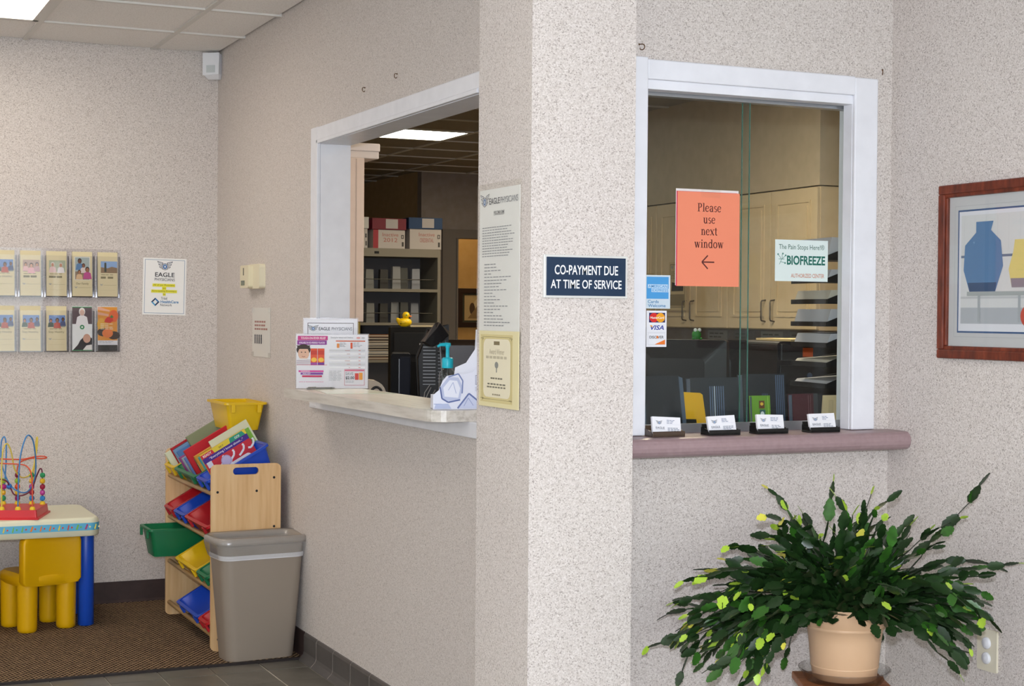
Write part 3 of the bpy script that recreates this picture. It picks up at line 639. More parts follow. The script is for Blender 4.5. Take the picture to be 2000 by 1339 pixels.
for (x, y), cs_ in BEADS.items():
    for k, c in enumerate(cs_):
        z = .069+.0265*k; big = 1.35 if c == '#b5317e' else 1
        obj('bead', G().lathe([(.004, -.012), (.0105*big, -.008), (.0125*big, 0), (.0105*big, .008), (.004, .012)], 8, sm=False), mat(c, .35), t, (x, y, z), (0, 0, k*.6))
obj('bead', G().lathe([(.004, -.014), (.012, -.008), (.013, .004), (.004, .014)], 8, sm=False), mat('#2f79c8', .35), t, (-.155, .22, .125), (.6, .8, 0))

# ------------------------------------------------------------------ toy organizer, bins, books
t = thing('toy_organizer', 'maple toy organizer rack with dowel rails against the reception wall', 'toy rack', (1.75, 7.015, .008))
slot = [(1.693-1.75+.0+q[0], q[1]) for q in rr(0, .112, .745, .776, .0155, 6)]
pan = rr(-.15, .152, 0, .79, .022, 5)
for y0, y1, hs in ((-.445, -.43, [slot]), (.445, .46, [slot])): obj('side_panel', G().prism(pan, y0, y1, 'y', hs), MAPLE, t, bev=.0015)
for x, z in ((-.123, .674), (.046, .674), (.122, .729), (.123, .519), (.122, .3), (-.118, .05)): obj('bolt', G().lathe([(.0055, 0), (.0055, .001)], 10).xf(Matrix.Rotation(rad(90), 4, 'X')), mat('#1b1714', .5), t, (x, -.4452, z))
ROWZ = [.72, .525, .313, .117]; TILT = rad(30); L = .30
for rz in ROWZ:
    obj('rail', G().tube([(-.132, -.432, rz-.057), (-.132, .447, rz-.057)], .0105, 10), ROD, t)
    obj('rail', G().tube([(.135, -.432, rz+.018), (.135, .447, rz+.018)], .0105, 10), ROD, t)
def bin_(label, W, col, loc, rot, LL=L, D=.12):
    m = mat(col, .38, 0, .45)
    t = thing('toy_bin', label, 'bin', loc, rot, 'coloured plastic toy bins')
    def ring(i, z, x0=0): return [(x, y, z) for x, y in rr(i, LL-i, -W/2+i, W/2-i, .018, 3)]
    obj('tub', G().loft([ring(.026, -D), ring(.006, -.012), ring(.006, -.004), ring(.0085, -.004), ring(.0285, -D+.003)]), m, t)
    obj('rim', G().loft([ring(-.006, -.010), ring(-.006, 0), ring(.0085, 0), ring(.0085, -.010)], closed=True, sm=False), m, t)
    for sy in (-1, 1): obj('hook_tab', G().box(-.010, .002, sy*W*.32-.009, sy*W*.32+.009, -.045, -.008), m, t, bev=.002)
    return t
YB, GB, BB, RBn = '#e2b90a', '#0b6e42', '#1746b8', '#b51822'
def rowbin(label, row, y0, y1, col): return bin_(label, y1-y0-.016, col, (1.588, (y0+y1)/2, ROWZ[row]+.008), (0, -TILT, 0))
rowbin('yellow toy bin at the far end of the top row, holding books', 0, 7.235, 7.44, YB)
rowbin('wide green toy bin in the top row, packed with books', 0, 6.80, 7.23, GB)
rowbin('blue toy bin at the near end of the top row, behind the handle slot', 0, 6.59, 6.795, BB)
rowbin('narrow red toy bin at the far end of the second row', 1, 7.245, 7.44, RBn)
rowbin('blue toy bin between two red ones in the second row', 1, 7.02, 7.24, BB)
rowbin('wide red toy bin at the near end of the second row', 1, 6.59, 7.015, RBn)
rowbin('wide yellow toy bin in the third row', 2, 6.79, 7.2, YB)
rowbin('green toy bin at the near end of the third row, by the trash can', 2, 6.59, 6.785, GB)
rowbin('wide blue toy bin in the bottom row', 3, 6.75, 7.17, BB)
rowbin('red toy bin at the near end of the bottom row', 3, 6.59, 6.745, RBn)
bin_('green toy bin pulled out level, sticking out left of the rack', .215, GB, (1.478, 7.335, .447), (0, rad(0), 0), .30, .13)
bin_('yellow toy bin set on top at the back, above the books', .185, YB, (1.836, 6.9, 1.04), (0, 0, rad(90)), .335, .125)

UV = Vector((math.cos(TILT), 0, math.sin(TILT))); NV = Vector((-math.sin(TILT), 0, math.cos(TILT)))
def book(label, y, u0, wd, top, th, cover, spine=None, deco=None, lean=0, pages='#e6dfcd', bot=-.108):
    P = Vector((1.588, y, ROWZ[0]+.008))+UV*u0+NV*bot
    ht = top-bot
    t = thing('book', label, 'book', P, (0, -TILT-lean, 0), "children's books in the top bins")
    obj('cover', G().box(0, wd, 0, .0016, 0, ht).box(0, wd, th-.0016, th, 0, ht).box(-.001, .0012, 0, th, 0, ht), mat(cover, .4), t)
    box('pages', mat(pages, .8), t, .0012, wd-.002, .0016, th-.0016, .002, ht-.002)
    if spine: box('spine_band', mat(spine, .4), t, -.0016, -.001, .001, th-.001, ht*.3, ht*.8)
    if deco:
        a = Art(-.0004); deco(a, wd, ht); a.done('cover_print', t)
    return t
def d_front(a, w_, h):
    a.rect(0, h-.022, w_, h, '#e9cf3d'); a.poly([(0, h-.022), (.062, h-.022), (.058, h-.003), (.0, h-.003)], '#cf2636'); a.poly([(.14, h-.022), (.218, h-.022), (.21, h-.001), (.146, h-.001)], '#2f9a7a')
    a.text('READY', .03, h-.0125, .042, .011, '#f4efe6', .015); a.text('SET', .1, h-.0125, .024, .008, '#7c6a1d', .01); a.text('GO!', .18, h-.0125, .024, .01, '#f0f4ee', .015)
    a.rect(0, h-.046, w_, h-.022, '#4a2a86'); a.text('\u201cEverything I know about...\u201d', .115, h-.0345, .17, .013, '#eee8f4', .01)
    a.rect(0, 0, w_, h-.046, '#cf2f3a'); a.rect(.008, h-.07, .032, h-.044, '#e3e2e6')
    for k in range(4):
        x = .05+.05*k; a.path([(x, h-.11+.01*k), (x+.012, h-.085), (x+.03, h-.075), (x+.038, h-.06), (x+.034, h-.052)], .009, '#eeeaea')
    a.poly(rr(.03, .2, h-.15, h-.098, .02), '#efece8')
    a.text('FUN', .13, h-.125, .1, .03, '#e6b02a', .03); a.ell(.09, h-.078, .024, .024, '#b9a9cc'); a.ell(.09, h-.078, .02, .02, '#cdbfdc')
def d_red(a, w_, h):
    a.text('N', .062, h-.058, .03, .028, '#efb52a', .03)
    for k, c in enumerate(('#7a5a9c', '#6e8a4a', '#b5508a', '#eaa52f', '#8a5aa6', '#d9903a')): a.ell(.09+.022*k, h-.056+.002*k, .009, .010, c); a.ell(.09+.022*k, h-.056+.002*k, .004, .005, '#c9202c')
def d_green(a, w_, h):
    a.rect(.008, 0, w_-.008, h-.035, '#7fb83f'); a.rect(.0, h-.035, w_, h, '#d8d6b4'); a.ell(w_-.07, h-.062, .017, .017, '#b5433c'); a.ell(w_-.07, h-.062, .012, .012, '#e6e0dc'); a.poly([(w_-.06, h-.12), (w_-.03, h-.11), (w_-.02, h-.085), (w_-.04, h-.09)], '#a8394e'); a.path([(w_-.045, h-.05), (w_-.035, h-.042), (w_-.03, h-.058)], .006, '#d7e6bb')
BK = [('thin lime and white book at the far end of the row', 7.405, .02, .16, .045, .012, '#dfe6c8', '#8fc23a', None),
      ('thin book with a red cover near the far end of the row', 7.385, .05, .2, .055, .010, '#c32330', None, None),
      ('dark green hardback standing above the red cover', 7.35, .06, .24, .05, .014, '#3c5160', '#7a92a6', None),
      ('light blue book with a pale cover in the yellow bin', 7.30, .045, .21, .056, .012, '#7aa0c6', '#b9c9d6', None),
      ('blue hardback book in the yellow bin', 7.262, .05, .22, .05, .012, '#5a86c2', None, None),
      ('tall olive book with a black top edge', 7.195, .11, .19, .098, .014, '#8d9470', '#20221c', None),
      ('pink and purple spined book in the green bin', 7.155, .03, .2, .04, .014, '#a04a8c', '#c85a9c', None),
      ('pale grey thin book in the green bin', 7.125, .035, .2, .038, .010, '#aeb6bd', '#8fa6c2', None),
      ('thin blue book with orange spine in the green bin', 7.095, .04, .2, .038, .012, '#6f8fcf', '#d9a04a', None),
      ('large red book with colourful letters on its cover', 6.975, .036, .262, .09, .014, '#c9202c', None, d_red),
      ('black and olive spined book beside the large red book', 6.925, .052, .2, .045, .012, '#6b6a4c', '#1e1f1a', None),
      ('orange topped book behind the ready set go book', 6.885, .05, .22, .062, .014, '#e2a23a', '#e8d9a0', None),
      ('teal and cream spined book in the green bin', 6.85, .058, .21, .055, .012, '#4fb0b8', '#e9d9b5', None),
      ('red and purple ready set go book at the front', 6.765, .054, .225, .076, .010, '#d7a92e', '#e0b53a', d_front),
      ('light green picture book leaning behind the front book', 6.782, .12, .19, .105, .007, '#cfd6b5', None, d_green)]
for b in BK: book(*b)

# ------------------------------------------------------------------ trash can
t = thing('trash_can', 'tall taupe plastic trash can with a clear liner by the toy rack', 'trash can', (1.757, 6.424, .008), rad(5))
TAUPE = mat('#95897c', .38, 0, .4)
def tr(i, z, lw=.2, ld=.14, r=.05): return [(x, y, z) for x, y in rr(-lw+i, lw-i, -ld+i, ld-i, r, 5)]
def lv(k): return .148+.036*k, .078+.026*k
g = G().loft([tr(0, z, *lv(k), .045) for z, k in ((0, -.05), (.006, 0), (.5, 1), (.505, 1))]+[tr(.003, .505, *lv(1), .045), tr(.003, .012, *lv(0), .045)])
obj('body', g, TAUPE, t)
a_, b_ = lv(1)
obj('rim', G().loft([tr(-.001, .478, a_, b_, .046), tr(-.016, .484, a_, b_, .055), tr(-.018, .505, a_, b_, .056), tr(-.008, .512, a_, b_, .05), tr(.004, .506, a_, b_, .045), tr(.004, .48, a_, b_, .045)], closed=True), TAUPE, t)
R = random.Random(3)
def wob(ring, amt): return [(x*(1+R.uniform(-amt, amt)), y*(1+R.uniform(-amt, amt)), z+R.uniform(-amt, amt)*.12) for x, y, z in ring]
obj('liner', G().loft([wob(tr(-.003, .425, a_, b_, .046), .004), wob(tr(-.012, .455, a_, b_, .05), .02), tr(-.019, .482, a_, b_, .056), tr(-.0195, .506, a_, b_, .056), tr(-.008, .5135, a_, b_, .05), wob(tr(.006, .505, a_, b_, .046), .004), wob(tr(.016, .45, a_, b_, .046), .03), wob(tr(.03, .36, a_, b_, .046), .05), wob(tr(.04, .22, a_, b_, .04), .05)], cap0=False), BAG, t)
b2 = lv(.86); obj('liner_band', G().loft([tr(-.003, .420, *b2, .046), tr(-.0045, .426, *b2, .046), tr(-.0045, .434, *b2, .046), tr(-.003, .439, *b2, .046)], cap0=False, cap1=False), mat('#dfdee0', .4), t)

# ------------------------------------------------------------------ things on the reception ledge
LZ = 1.1425   # top of the ledge
def standee(name, label, loc, rz, wd, ht, col='#f4f3f3', lean=rad(-6)):
    t = thing(name, label, 'sign', loc, rz)
    st = obj('holder', G().box(-wd/2-.004, wd/2+.004, -.0035, -.002, .0, ht+.004).box(-wd/2-.004, wd/2+.004, .0015, .003, 0, ht+.004).box(-wd/2-.004, wd/2+.004, -.0035, .06, -.0005, .001), CLEAR, t, rot=(lean, 0, 0))
    box('paper', mat(col, .5), st, -wd/2, wd/2, -.0018, .0014, .002, ht)
    return t, st
t, st = standee('letter_stand', 'upright framed letter headed EAGLE PHYSICIANS standing behind the fever flyer', (1.962, 6.075, LZ), -.31, .214, .279)
a = Art(-.0036); a.frame(-.092, .02, .092, .262, .002, '#4d3b36'); emblem(a, -.07, .238, .034); a.text('EAGLE', -.025, .238, .045, .013, '#33373d', .01); a.text('PHYSICIANS', .045, .238, .082, .013, '#6b7076'); a.bars(-.08, .08, .215, .06, 12, '#8d9094', .35, 12); a.done('print', st)
t, st = standee('flyer_stand', 'landscape fever relief flyer in a clear stand on the counter ledge', (1.94, 5.985, LZ), -.31, .282, .216)
a = Art(-.0036)
a.rect(-.136, .193, -.018, .21, '#c93a86'); a.text('TOUGH-ON-FEVER RELIEF', -.075, .2015, .098, .009, '#f7e6ef', .015); a.rect(-.138, .175, -.022, .192, '#8d3a93'); a.text('AVAILABLE IN KID-FRIENDLY FLAVORS', -.08, .183, .102, .008, '#f2e6f2', .012)
a.ell(-.113, .155, .028, .022, '#3a2a22'); a.ell(-.113, .14, .022, .026, '#dfb49a'); a.poly([(-.141, .172), (-.086, .172), (-.094, .158), (-.132, .158)], '#3a2a22'); a.ell(-.121, .145, .003, .002, '#2b211d'); a.ell(-.106, .145, .003, .002, '#2b211d'); a.path([(-.119, .129), (-.113, .1265), (-.107, .129)], .002, '#a3564a')
a.poly([(-.14, .095), (-.08, .095), (-.084, .112), (-.1, .12), (-.126, .12), (-.138, .11)], '#e7e2e0')
for k in range(4): a.line((-.14, .097+.005*k), (-.082, .099+.005*k), .0016, '#7a5a86')
for x in (-.072, -.044): a.rect(x-.013, .095, x+.013, .16, '#e05a35'); a.rect(x-.013, .135, x+.013, .152, '#c93e2c'); a.ell(x, .115, .011, .009, '#f2c24a'); a.rect(x-.013, .094, x+.013, .104, '#a04a9c' if x < -.05 else '#6b2f8e')
a.rect(-.14, .0935, -.02, .0948, '#c93a56')
a.rect(-.132, .066, -.034, .073, '#d3479a'); a.rect(-.124, .056, -.036, .064, '#7a3f9a'); a.rect(-.118, .046, -.04, .053, '#c72f5c'); a.text('WINNING', -.106, .0695, .036, .005, '#f7e6ef', .01); a.text('RELIEF', -.1, .06, .03, .005, '#f7e6ef', .01)
a.bars(-.13, -.03, .028, .024, 1, '#d58aa6', .5, 2); a.text('Dosing for Infants and Children', .038, .203, .088, .0075, '#6b6d70'); a.ell(.103, .203, .008, .004, '#e4a9a4'); a.ell(.122, .203, .007, .004, '#c7c7c9')
a.rect(.014, .188, .13, .192, '#d9663f'); a.rect(.018, .163, .028, .18, '#e2904a'); a.rect(.072, .16, .08, .184, '#d95a35'); a.bars(.03, .066, .184, .164, 4, '#a9abae', .4, 3); a.bars(.084, .122, .184, .164, 4, '#a9abae', .4, 4)
for k in range(6):
    z = .156-.0135*k; a.rect(-.012, z-.007, .13, z, '#d2d3d5' if k % 2 == 0 else '#eeeeef'); a.rect(.05+.008*(k % 3), z-.005, .07, z-.003, '#b98a86'); a.rect(.104, z-.005, .112, z-.003, '#c8605a')
a.bars(-.012, .044, .072, .03, 7, '#c9cacc', .6, 9, lo=.8); a.frame(.048, .014, .128, .078, .0013, '#c25a6e'); a.rect(.05, .0705, .126, .0755, '#d76a86'); a.text('SAVE', .068, .06, .03, .011, '#8f9296'); a.text('$2.00', .07, .043, .034, .013, '#2f3235', .015)
a.rect(.09, .036, .104, .062, '#d0443a'); a.rect(.106, .036, .12, .064, '#e79a3a'); a.bars(.054, .09, .032, .022, 2, '#b9bbbe', .4, 2); a.done('print', st)
sh = obj('paper_sheet', G().prism([(1.80, 5.62), (2.05, 5.55), (2.05, 5.93), (1.86, 5.97)], LZ, LZ+.0015, 'z'), mat('#d7dccb', .2)); tag(sh, 'pale green sheet under clear plastic lying on the counter ledge', 'paper')
pn = thing('pen', 'thin silver pen lying at the foot of the fever flyer', 'pen', (1.82, 5.93, LZ+.005), rad(12))
obj('barrel', G().tube([(0, 0, 0), (.11, 0, 0)], .0042, 8), mat('#a7abb0', .25, .7), pn); obj('tip', G().tube([(.11, 0, 0), (.125, 0, 0)], [.004, .001], 8), mat('#6f7378', .3, .7), pn); obj('clip', G().box(.005, .04, -.0015, .0015, .004, .0065), mat('#c9ccd0', .25, .8), pn)
# ice-patterned box cut low at the front
t = thing('tissue_box', 'white cut-away card holder printed with blue ice cubes at the ledge end', 'box', (1.905, 4.60, LZ), rad(-14))
sd = [(-.078, 0), (.085, 0), (.085, .175), (.048, .118), (.03, .112), (-.02, .108), (-.035, .105), (-.048, .09), (-.06, .06), (-.078, .045)]
fr = obj('front_panel', G().prism(sd, -.002, 0), mat('#dfe3f0', .4), t)
obj('back_panel', G().prism([(-.078, 0), (.085, 0), (.085, .24), (.078, .21), (.035, .145), (.0, .13), (-.012, .045), (-.078, .045)], .055, .057), mat('#e6e8f0', .4), t)
obj('side_panel', G().box(.083, .085, 0, .055, 0, .17).box(-.078, -.076, 0, .055, 0, .045).box(-.078, .085, 0, .055, 0, .002), mat('#dde1ee', .4), t)
a = Art(-.0024)
a.poly([(-.05, .034), (-.056, .07), (-.03, .102), (.002, .1), (.016, .07), (.008, .03), (-.03, .022)], '#b9c2dd'); a.poly([(-.042, .04), (-.046, .068), (-.026, .092), (-.002, .09), (.008, .066), (.002, .036)], '#e3e7f3'); a.path([(-.056, .07), (-.05, .034), (-.03, .022), (.008, .03)], .0045, '#55659a'); a.path([(-.03, .102), (.002, .112), (.016, .09), (.014, .05)], .004, '#7282b0')
a.poly([(.0, .003), (.036, .05), (.076, .02), (.08, .003)], '#c6cee6'); a.path([(.0, .003), (.036, .05), (.078, .016)], .005, '#6676a8'); a.path([(.02, .01), (.034, .036), (.05, .012)], .0025, '#9aa6cc'); a.rect(-.076, .016, -.05, .0175, '#8c99c2'); a.poly([(-.074, .002), (-.02, .002), (-.03, .018), (-.07, .016)], '#b4bfdd'); a.ell(.08, .02, .006, .012, '#2f3a6e')
a.path([(-.03, .06), (-.015, .085), (-.005, .05)], .002, '#a9b4d4')
for k in range(4): a.frame(.056+.0072*k, .078, .0615+.0072*k, .108, .0013, '#7c7f92')
a.bars(.055, .084, .07, .055, 3, '#b9bdcb', .4, 4, lo=.8); a.done('print', fr)
# hand sanitizer
t = thing('sanitizer_bottle', 'clear hand sanitizer bottle with aqua pump behind the ice-patterned box', 'bottle', (1.925, 4.735, LZ))
t.scale = (1.06, 1.06, 1.12)
obj('bottle', G().lathe([(.022, 0), (.0265, .004), (.0265, .085), (.024, .1), (.014, .110), (.0125, .114)], 22), glass_mat('sanitizer_clear', (.86, .92, .92, 1), 1.45, .03, .03), t)
obj('gel', G().lathe([(.02, .003), (.0245, .006), (.0245, .06), (.0, .061)], 18), glass_mat('gel', (.78, .9, .9, 1), 1.35, .05), t)
AQ = mat('#1fb2c6', .35)
obj('collar', G().lathe([(.0165, .112), (.0175, .116), (.0175, .138), (.015, .142), (.006, .143)], 20), AQ, t); obj('pump_stem', G().lathe([(.006, .143), (.0055, .170), (.009, .176), (.009, .181), (.003, .183)], 14), AQ, t)
obj('spout', G().tube([(.008, 0, .179), (-.006, 0, .18), (-.024, .0, .179), (-.033, 0, .174)], [.006, .006, .0045, .0035], 8), AQ, t)
a = Art(-.0268); a.rect(-.012, .03, .01, .07, '#b9d6d6'); a.ell(-.012, .076, .008, .009, '#27b6c9'); a.rect(.008, .05, .02, .085, '#5ab4b4'); a.path([(-.012, .044), (-.006, .052), (-.002, .04)], .003, '#b8405a'); a.done('label_print', t)

# ------------------------------------------------------------------ card holders on the mauve sill
for i, (x, lab, tk, mm) in enumerate(((2.222, 'brown-based business card holder at the left end of the mauve sill', .10, '#4b3c30'), (2.405, 'black business card holder with the tallest card stack, second from the left', -.05, '#131313'),
                                 (2.568, 'black business card holder with a loosely angled card stack, third along', .06, '#131313'), (2.75, 'black business card holder nearest the right window casing', -.02, '#131313'))):
    t = thing('card_holder', lab, 'card holder', (x, 3.845, 1.105), 0, 'business card holders on the sill')
    B_ = mat(mm, .25)
    obj('tray', G().box(-.052, .052, -.024, .024, 0, .004).box(-.052, .052, -.024, -.021, .004, .015).box(-.052, .052, .018, .021, .004, .03), B_, t, bev=.001)
    obj('side_wall', G().prism([(-.02, .004), (.022, .004), (.022, .022), (-.01, .016)], .049, .052, 'x').prism([(-.02, .004), (.022, .004), (.022, .022), (-.01, .016)], -.052, -.049, 'x'), B_, t)
    cd = thing('business_cards', 'stack of white business cards in the '+('brown-based holder at the left end' if i == 0 else ('second card holder from the left', 'third card holder from the left', 'card holder nearest the right casing')[i-1]), 'business cards', (x, 3.845-.012, 1.1095), (rad(-14), tk*.6, 0), 'business card stacks')
    obj('card_stack', G().box(-.0455, .0455, -.002, .006, 0, .0505), mat('#eeeef2', .5), cd)
    a = Art(-.0022); emblem(a, -.024, .033, .016); a.text('EAGLE', -.022, .019, .028, .0055, '#555b66', .01); a.rect(-.037, .0142, -.007, .0148, '#a5a9b0')
    a.bars(.0, .03, .042, .03, 3, '#8c93a8', .45, i, lo=.5); a.rect(0, .029, .042, .0293, '#c2c6d0'); a.bars(.002, .042, .02, .005, 4, '#8d929e', .5, i+5, lo=.6); a.done('print', cd)

# ------------------------------------------------------------------ signs on the glass
t = thing('window_sign', 'orange paper sign reading Please use next window, taped inside the glass', 'sign', (2.42, 3.9502, 1.529))
box('backing_sheet', mat('#e6dfdc', .6), t, -.1085, .1035, -.0012, -.0008, .002, .281)
box('magenta_edge', mat('#d23a5c', .6), t, -.1065, .1, -.0016, -.0012, 0, .274)
box('orange_sheet', mat('#f08d6c', .6), t, -.103, .107, -.002, -.0016, 0, .273)
# serif letters drawn as thick and thin strokes with slab feet: x to the right, unit = x-height 1
def serif_glyph(a, ch, x, z, s, h):
    TK, TN, SF = .24*s, .10*s, .10*s
    def stem(cx, z0, z1, wd=TK, feet='tb', fw=.28):
        a.rect(x+cx*s-wd/2, z+z0*s, x+cx*s+wd/2, z+z1*s, h)
        if 'b' in feet: a.rect(x+(cx-fw)*s, z+z0*s, x+(cx+fw)*s, z+z0*s+SF*.7, h)
        if 't' in feet: a.poly([(x+(cx-fw)*s, z+z1*s-SF*.7), (x+cx*s+wd/2, z+z1*s-SF*.7), (x+cx*s+wd/2, z+z1*s), (x+(cx-fw)*s, z+z1*s)], h)
    def arc(cx, cz, rx, rz, a0, a1, tk=TK, tn=TN, n=14):
        pin, pout = [], []
        for i in range(n+1):
            t = rad(a0+(a1-a0)*i/n); wv = tn+(tk-tn)*abs(math.cos(t))
            pout.append((x+cx*s+(rx*s+wv*.35)*math.cos(t), z+cz*s+(rz*s+wv*.35)*math.sin(t))); pin.append((x+cx*s+(rx*s-wv*.65)*math.cos(t), z+cz*s+(rz*s-wv*.65)*math.sin(t)))
        for i in range(n): a.poly([pin[i], pin[i+1], pout[i+1], pout[i]], h)
    if ch == 'P': stem(.35, 0, 1.45, feet='tb', fw=.3); arc(.62, 1.07, .38, .36, -90, 90); a.rect(x+.35*s, z+1.38*s, x+.64*s, z+1.46*s, h); a.rect(x+.35*s, z+.66*s, x+.64*s, z+.74*s, h); return 1.2
    if ch == 'l': stem(.3, 0, 1.5); return .62
    if ch == 'i': stem(.3, 0, 1.0); a.ell(x+.3*s, z+1.32*s, .15*s, .15*s, h, 12); return .62
    if ch == 'e': arc(.48, .5, .4, .5, 20, 320); a.rect(x+.12*s, z+.5*s, x+.86*s, z+.59*s, h); return 1.0
    if ch == 'o': arc(.5, .5, .42, .5, 0, 360, n=20); return 1.06
    if ch == 'a': arc(.45, .68, .34, .33, 15, 160); stem(.72, 0, .75, feet=''); arc(.42, .28, .3, .28, 70, 320); a.rect(x+.72*s, z, x+.98*s, z+.09*s, h); return 1.02
    if ch == 's': arc(.4, .74, .25, .26, 30, 270, TK*.8); arc(.42, .27, .27, .27, -150, 90, TK*.8); return .82
    if ch == 'u': stem(.28, .25, 1.0, feet='t'); arc(.53, .3, .27, .3, 180, 330); stem(.84, 0, 1.0, feet='t'); a.rect(x+.84*s, z, x+1.12*s, z+SF*.7, h); return 1.18
    if ch == 'n': stem(.28, 0, 1.0); arc(.55, .68, .27, .32, 10, 150); stem(.82, 0, .7, feet='b', fw=.26); return 1.14
    if ch == 'd': arc(.47, .5, .36, .5, 40, 320); stem(.82, 0, 1.5, feet='t'); a.rect(x+.82*s, z, x+1.1*s, z+SF*.7, h); return 1.14
    if ch == 't': stem(.34, .12, 1.3, feet=''); arc(.5, .2, .16, .2, 180, 330); a.rect(x+.05*s, z+.92*s, x+.68*s, z+1.0*s, h); return .74
    if ch == 'x':
        a.line((x+.15*s, z+1.0*s), (x+.85*s, z), TK, h); a.line((x+.85*s, z+1.0*s), (x+.15*s, z), TN, h)
        for px, pz in ((.17, 0), (.83, 0), (.17, .93), (.83, .93)): a.rect(x+(px-.19)*s, z+pz*s, x+(px+.19)*s, z+(pz+.07)*s, h)
        return 1.04
    if ch == 'w':
        for k in (0, 1): a.line((x+(.18+.5*k)*s, z+1.0*s), (x+(.48+.5*k)*s, z), TK, h); a.line((x+(.48+.5*k)*s, z), (x+(.70+.5*k)*s, z+1.0*s), TN, h)
        for px in (.18, .68, 1.2): a.rect(x+(px-.17)*s, z+.93*s, x+(px+.17)*s, z+1.0*s, h)
        return 1.45
    return .5
class _Null(Art):
    def poly(s, *k): return s
    def rect(s, *k): return s
def serif_line(a, word, cx, z, wd, xh, h):
    tot = sum(serif_glyph(_Null(), c, 0, 0, 1, h) for c in word)
    b = Art(a.y-a.st*a.k, .000002); b.pal = a.pal; n0 = len(b.g.v); x = 0
    for c in word: x += serif_glyph(b, c, x, 0, 1, h)
    sx = wd/tot; y = a.lay()
    a.g.add([(cx+(v[0]-tot/2)*sx, y-i*1e-9, z+v[2]*xh) for i, v in enumerate(b.g.v)], b.g.f, a.c(h))
a = Art(-.0021, .00004); INK = '#5a2320'
for wd_, z, width in (('Please', .217, .082), ('use', .183, .042), ('next', .149, .056), ('window', .112, .1)): serif_line(a, wd_, .004, z, width, .0165, INK)
a.done('lettering', t); a = Art(-.0021); a.rect(-.018, .0685, .022, .0725, INK); a.line((-.02, .0705), (.0, .09), .004, INK); a.line((-.02, .0705), (.0, .051), .004, INK); a.done('arrow', t)
box('tape', SLEEVE, t, -.025, .04, -.0032, -.0028, .258, .288)
t = thing('card_sticker', 'pale blue AMERICAN EXPRESS Cards Welcome sticker on the glass', 'sticker', (2.252, 3.9505, 1.463))
box('vinyl', mat('#cfdde6', .4), t, -.036, .044, -.0008, 0, 0, .096)
a = Art(-.001); a.rect(-.034, .028, .0385, .091, '#4a9cd9'); a.rect(-.030, .0585, .036, .0695, '#bcd9ee'); a.text('AMERICAN', .003, .064, .062, .0078, '#4a93cf', .008); a.rect(-.018, .047, .0385, .0575, '#bcd9ee'); a.text('EXPRESS', .011, .0523, .052, .0078, '#4a93cf', .008)
a.text('Cards', -.012, .020, .036, .009, '#4a86b4', .015); a.text('Welcome', .0, .0085, .058, .009, '#4a86b4', .015); a.done('print', t)
t = thing('card_sticker', 'white payment card sticker with MasterCard, VISA and DISCOVER logos on the glass', 'sticker', (2.251, 3.9505, 1.353))
box('vinyl', mat('#e8e9ee', .4), t, -.032, .034, -.0008, 0, 0, .104)
a = Art(-.001); a.rect(-.024, .07, .029, .098, '#2a2a5e'); a.ell(-.008, .084, .0145, .0135, '#d92a26', 24); a.ell(.0135, .084, .0145, .0135, '#f0a41f', 24); a.text('MasterCard', .0025, .084, .044, .0065, '#f4eadf', .02)
a.text('VISA', .003, .0555, .044, .0135, '#2b3d9a', .02, .25); a.poly([(-.022, .062), (-.014, .062), (-.012, .055)], '#e8a33a'); a.rect(-.03, .042, .0325, .0424, '#b8bcc4'); a.frame(-.027, .006, .029, .04, .0006, '#b9bcc2')
a.text('DISC VER', .001, .028, .047, .008, '#4a4546', .01); a.ell(.0035, .028, .0035, .004, '#e0782f'); a.poly([(-.006, .007), (.029, .007), (.029, .021)], '#ea7a2c'); a.done('print', t)
t = thing('window_sticker', 'pale green BIOFREEZE Authorized Center sticker on the right pane', 'sticker', (2.757, 3.9625, 1.549))
box('vinyl', mat('#dce8e4', .4), t, -.095, .095, -.0008, 0, 0, .124)
for k_ in (('The Pain Stops Here!\u00ae', .0, .101, .164, .02, '#56786c', .005), ('BIOFREEZE', .016, .063, .138, .028, '#17695a', .03), ('AUTHORIZED CENTER', .022, .017, .12, .012, '#c0714c', .006)): a = Art(-.001); a.text(*k_); a.done('lettering', t)
a = Art(-.001)
for p0, p1 in (((-.08, .05), (-.072, .065)), ((-.072, .065), (-.06, .075)), ((-.072, .065), (-.083, .078)), ((-.076, .058), (-.062, .055)), ((-.07, .068), (-.07, .08)), ((-.083, .066), (-.062, .066))): a.line(p0, p1, .0016, '#5b8d80')
for x_, z_ in ((-.058, .077), (-.085, .08), (-.068, .082), (-.06, .054)): a.ell(x_, z_, .003, .003, '#5b8d80', 8)
a.done('emblem', t)

# ------------------------------------------------------------------ things behind the glazed window
ct = thing('inner_counter', 'narrow dark counter just inside the glazed window', 'counter', (2.6, 4.2, 0))
box('top', mat('#5b5148', .5), ct, -.53, 1.0, -.2, .25, 1.04, 1.07); box('panel', mat('#4b443d', .6), ct, -.53, 1.0, .2, .23, 0, 1.04)
def folder(name, label, cat, x0, x1, ztop, y, col, th=.02, skew=0.0, parts=None, rz=0):
    t = thing(name, label, cat, ((x0+x1)/2, y, 1.07), (rad(-5), 0, rz), 'folders behind the glazed window'); w2_ = (x1-x0)/2; h = ztop-1.07
    c = obj('cover', G().prism([(-w2_, 0), (w2_, 0), (w2_-skew, h), (-w2_-skew, h)], 0, .002).prism([(-w2_, 0), (w2_, 0), (w2_-skew, h), (-w2_-skew, h)], th-.002, th), mat(col, .5), t)
    obj('pages', G().prism([(-w2_+.002, .002), (w2_-.002, .002), (w2_-skew-.002, h-.003), (-w2_-skew+.002, h-.003)], .002, th-.002), mat('#6c7788', .7), t)
    return t
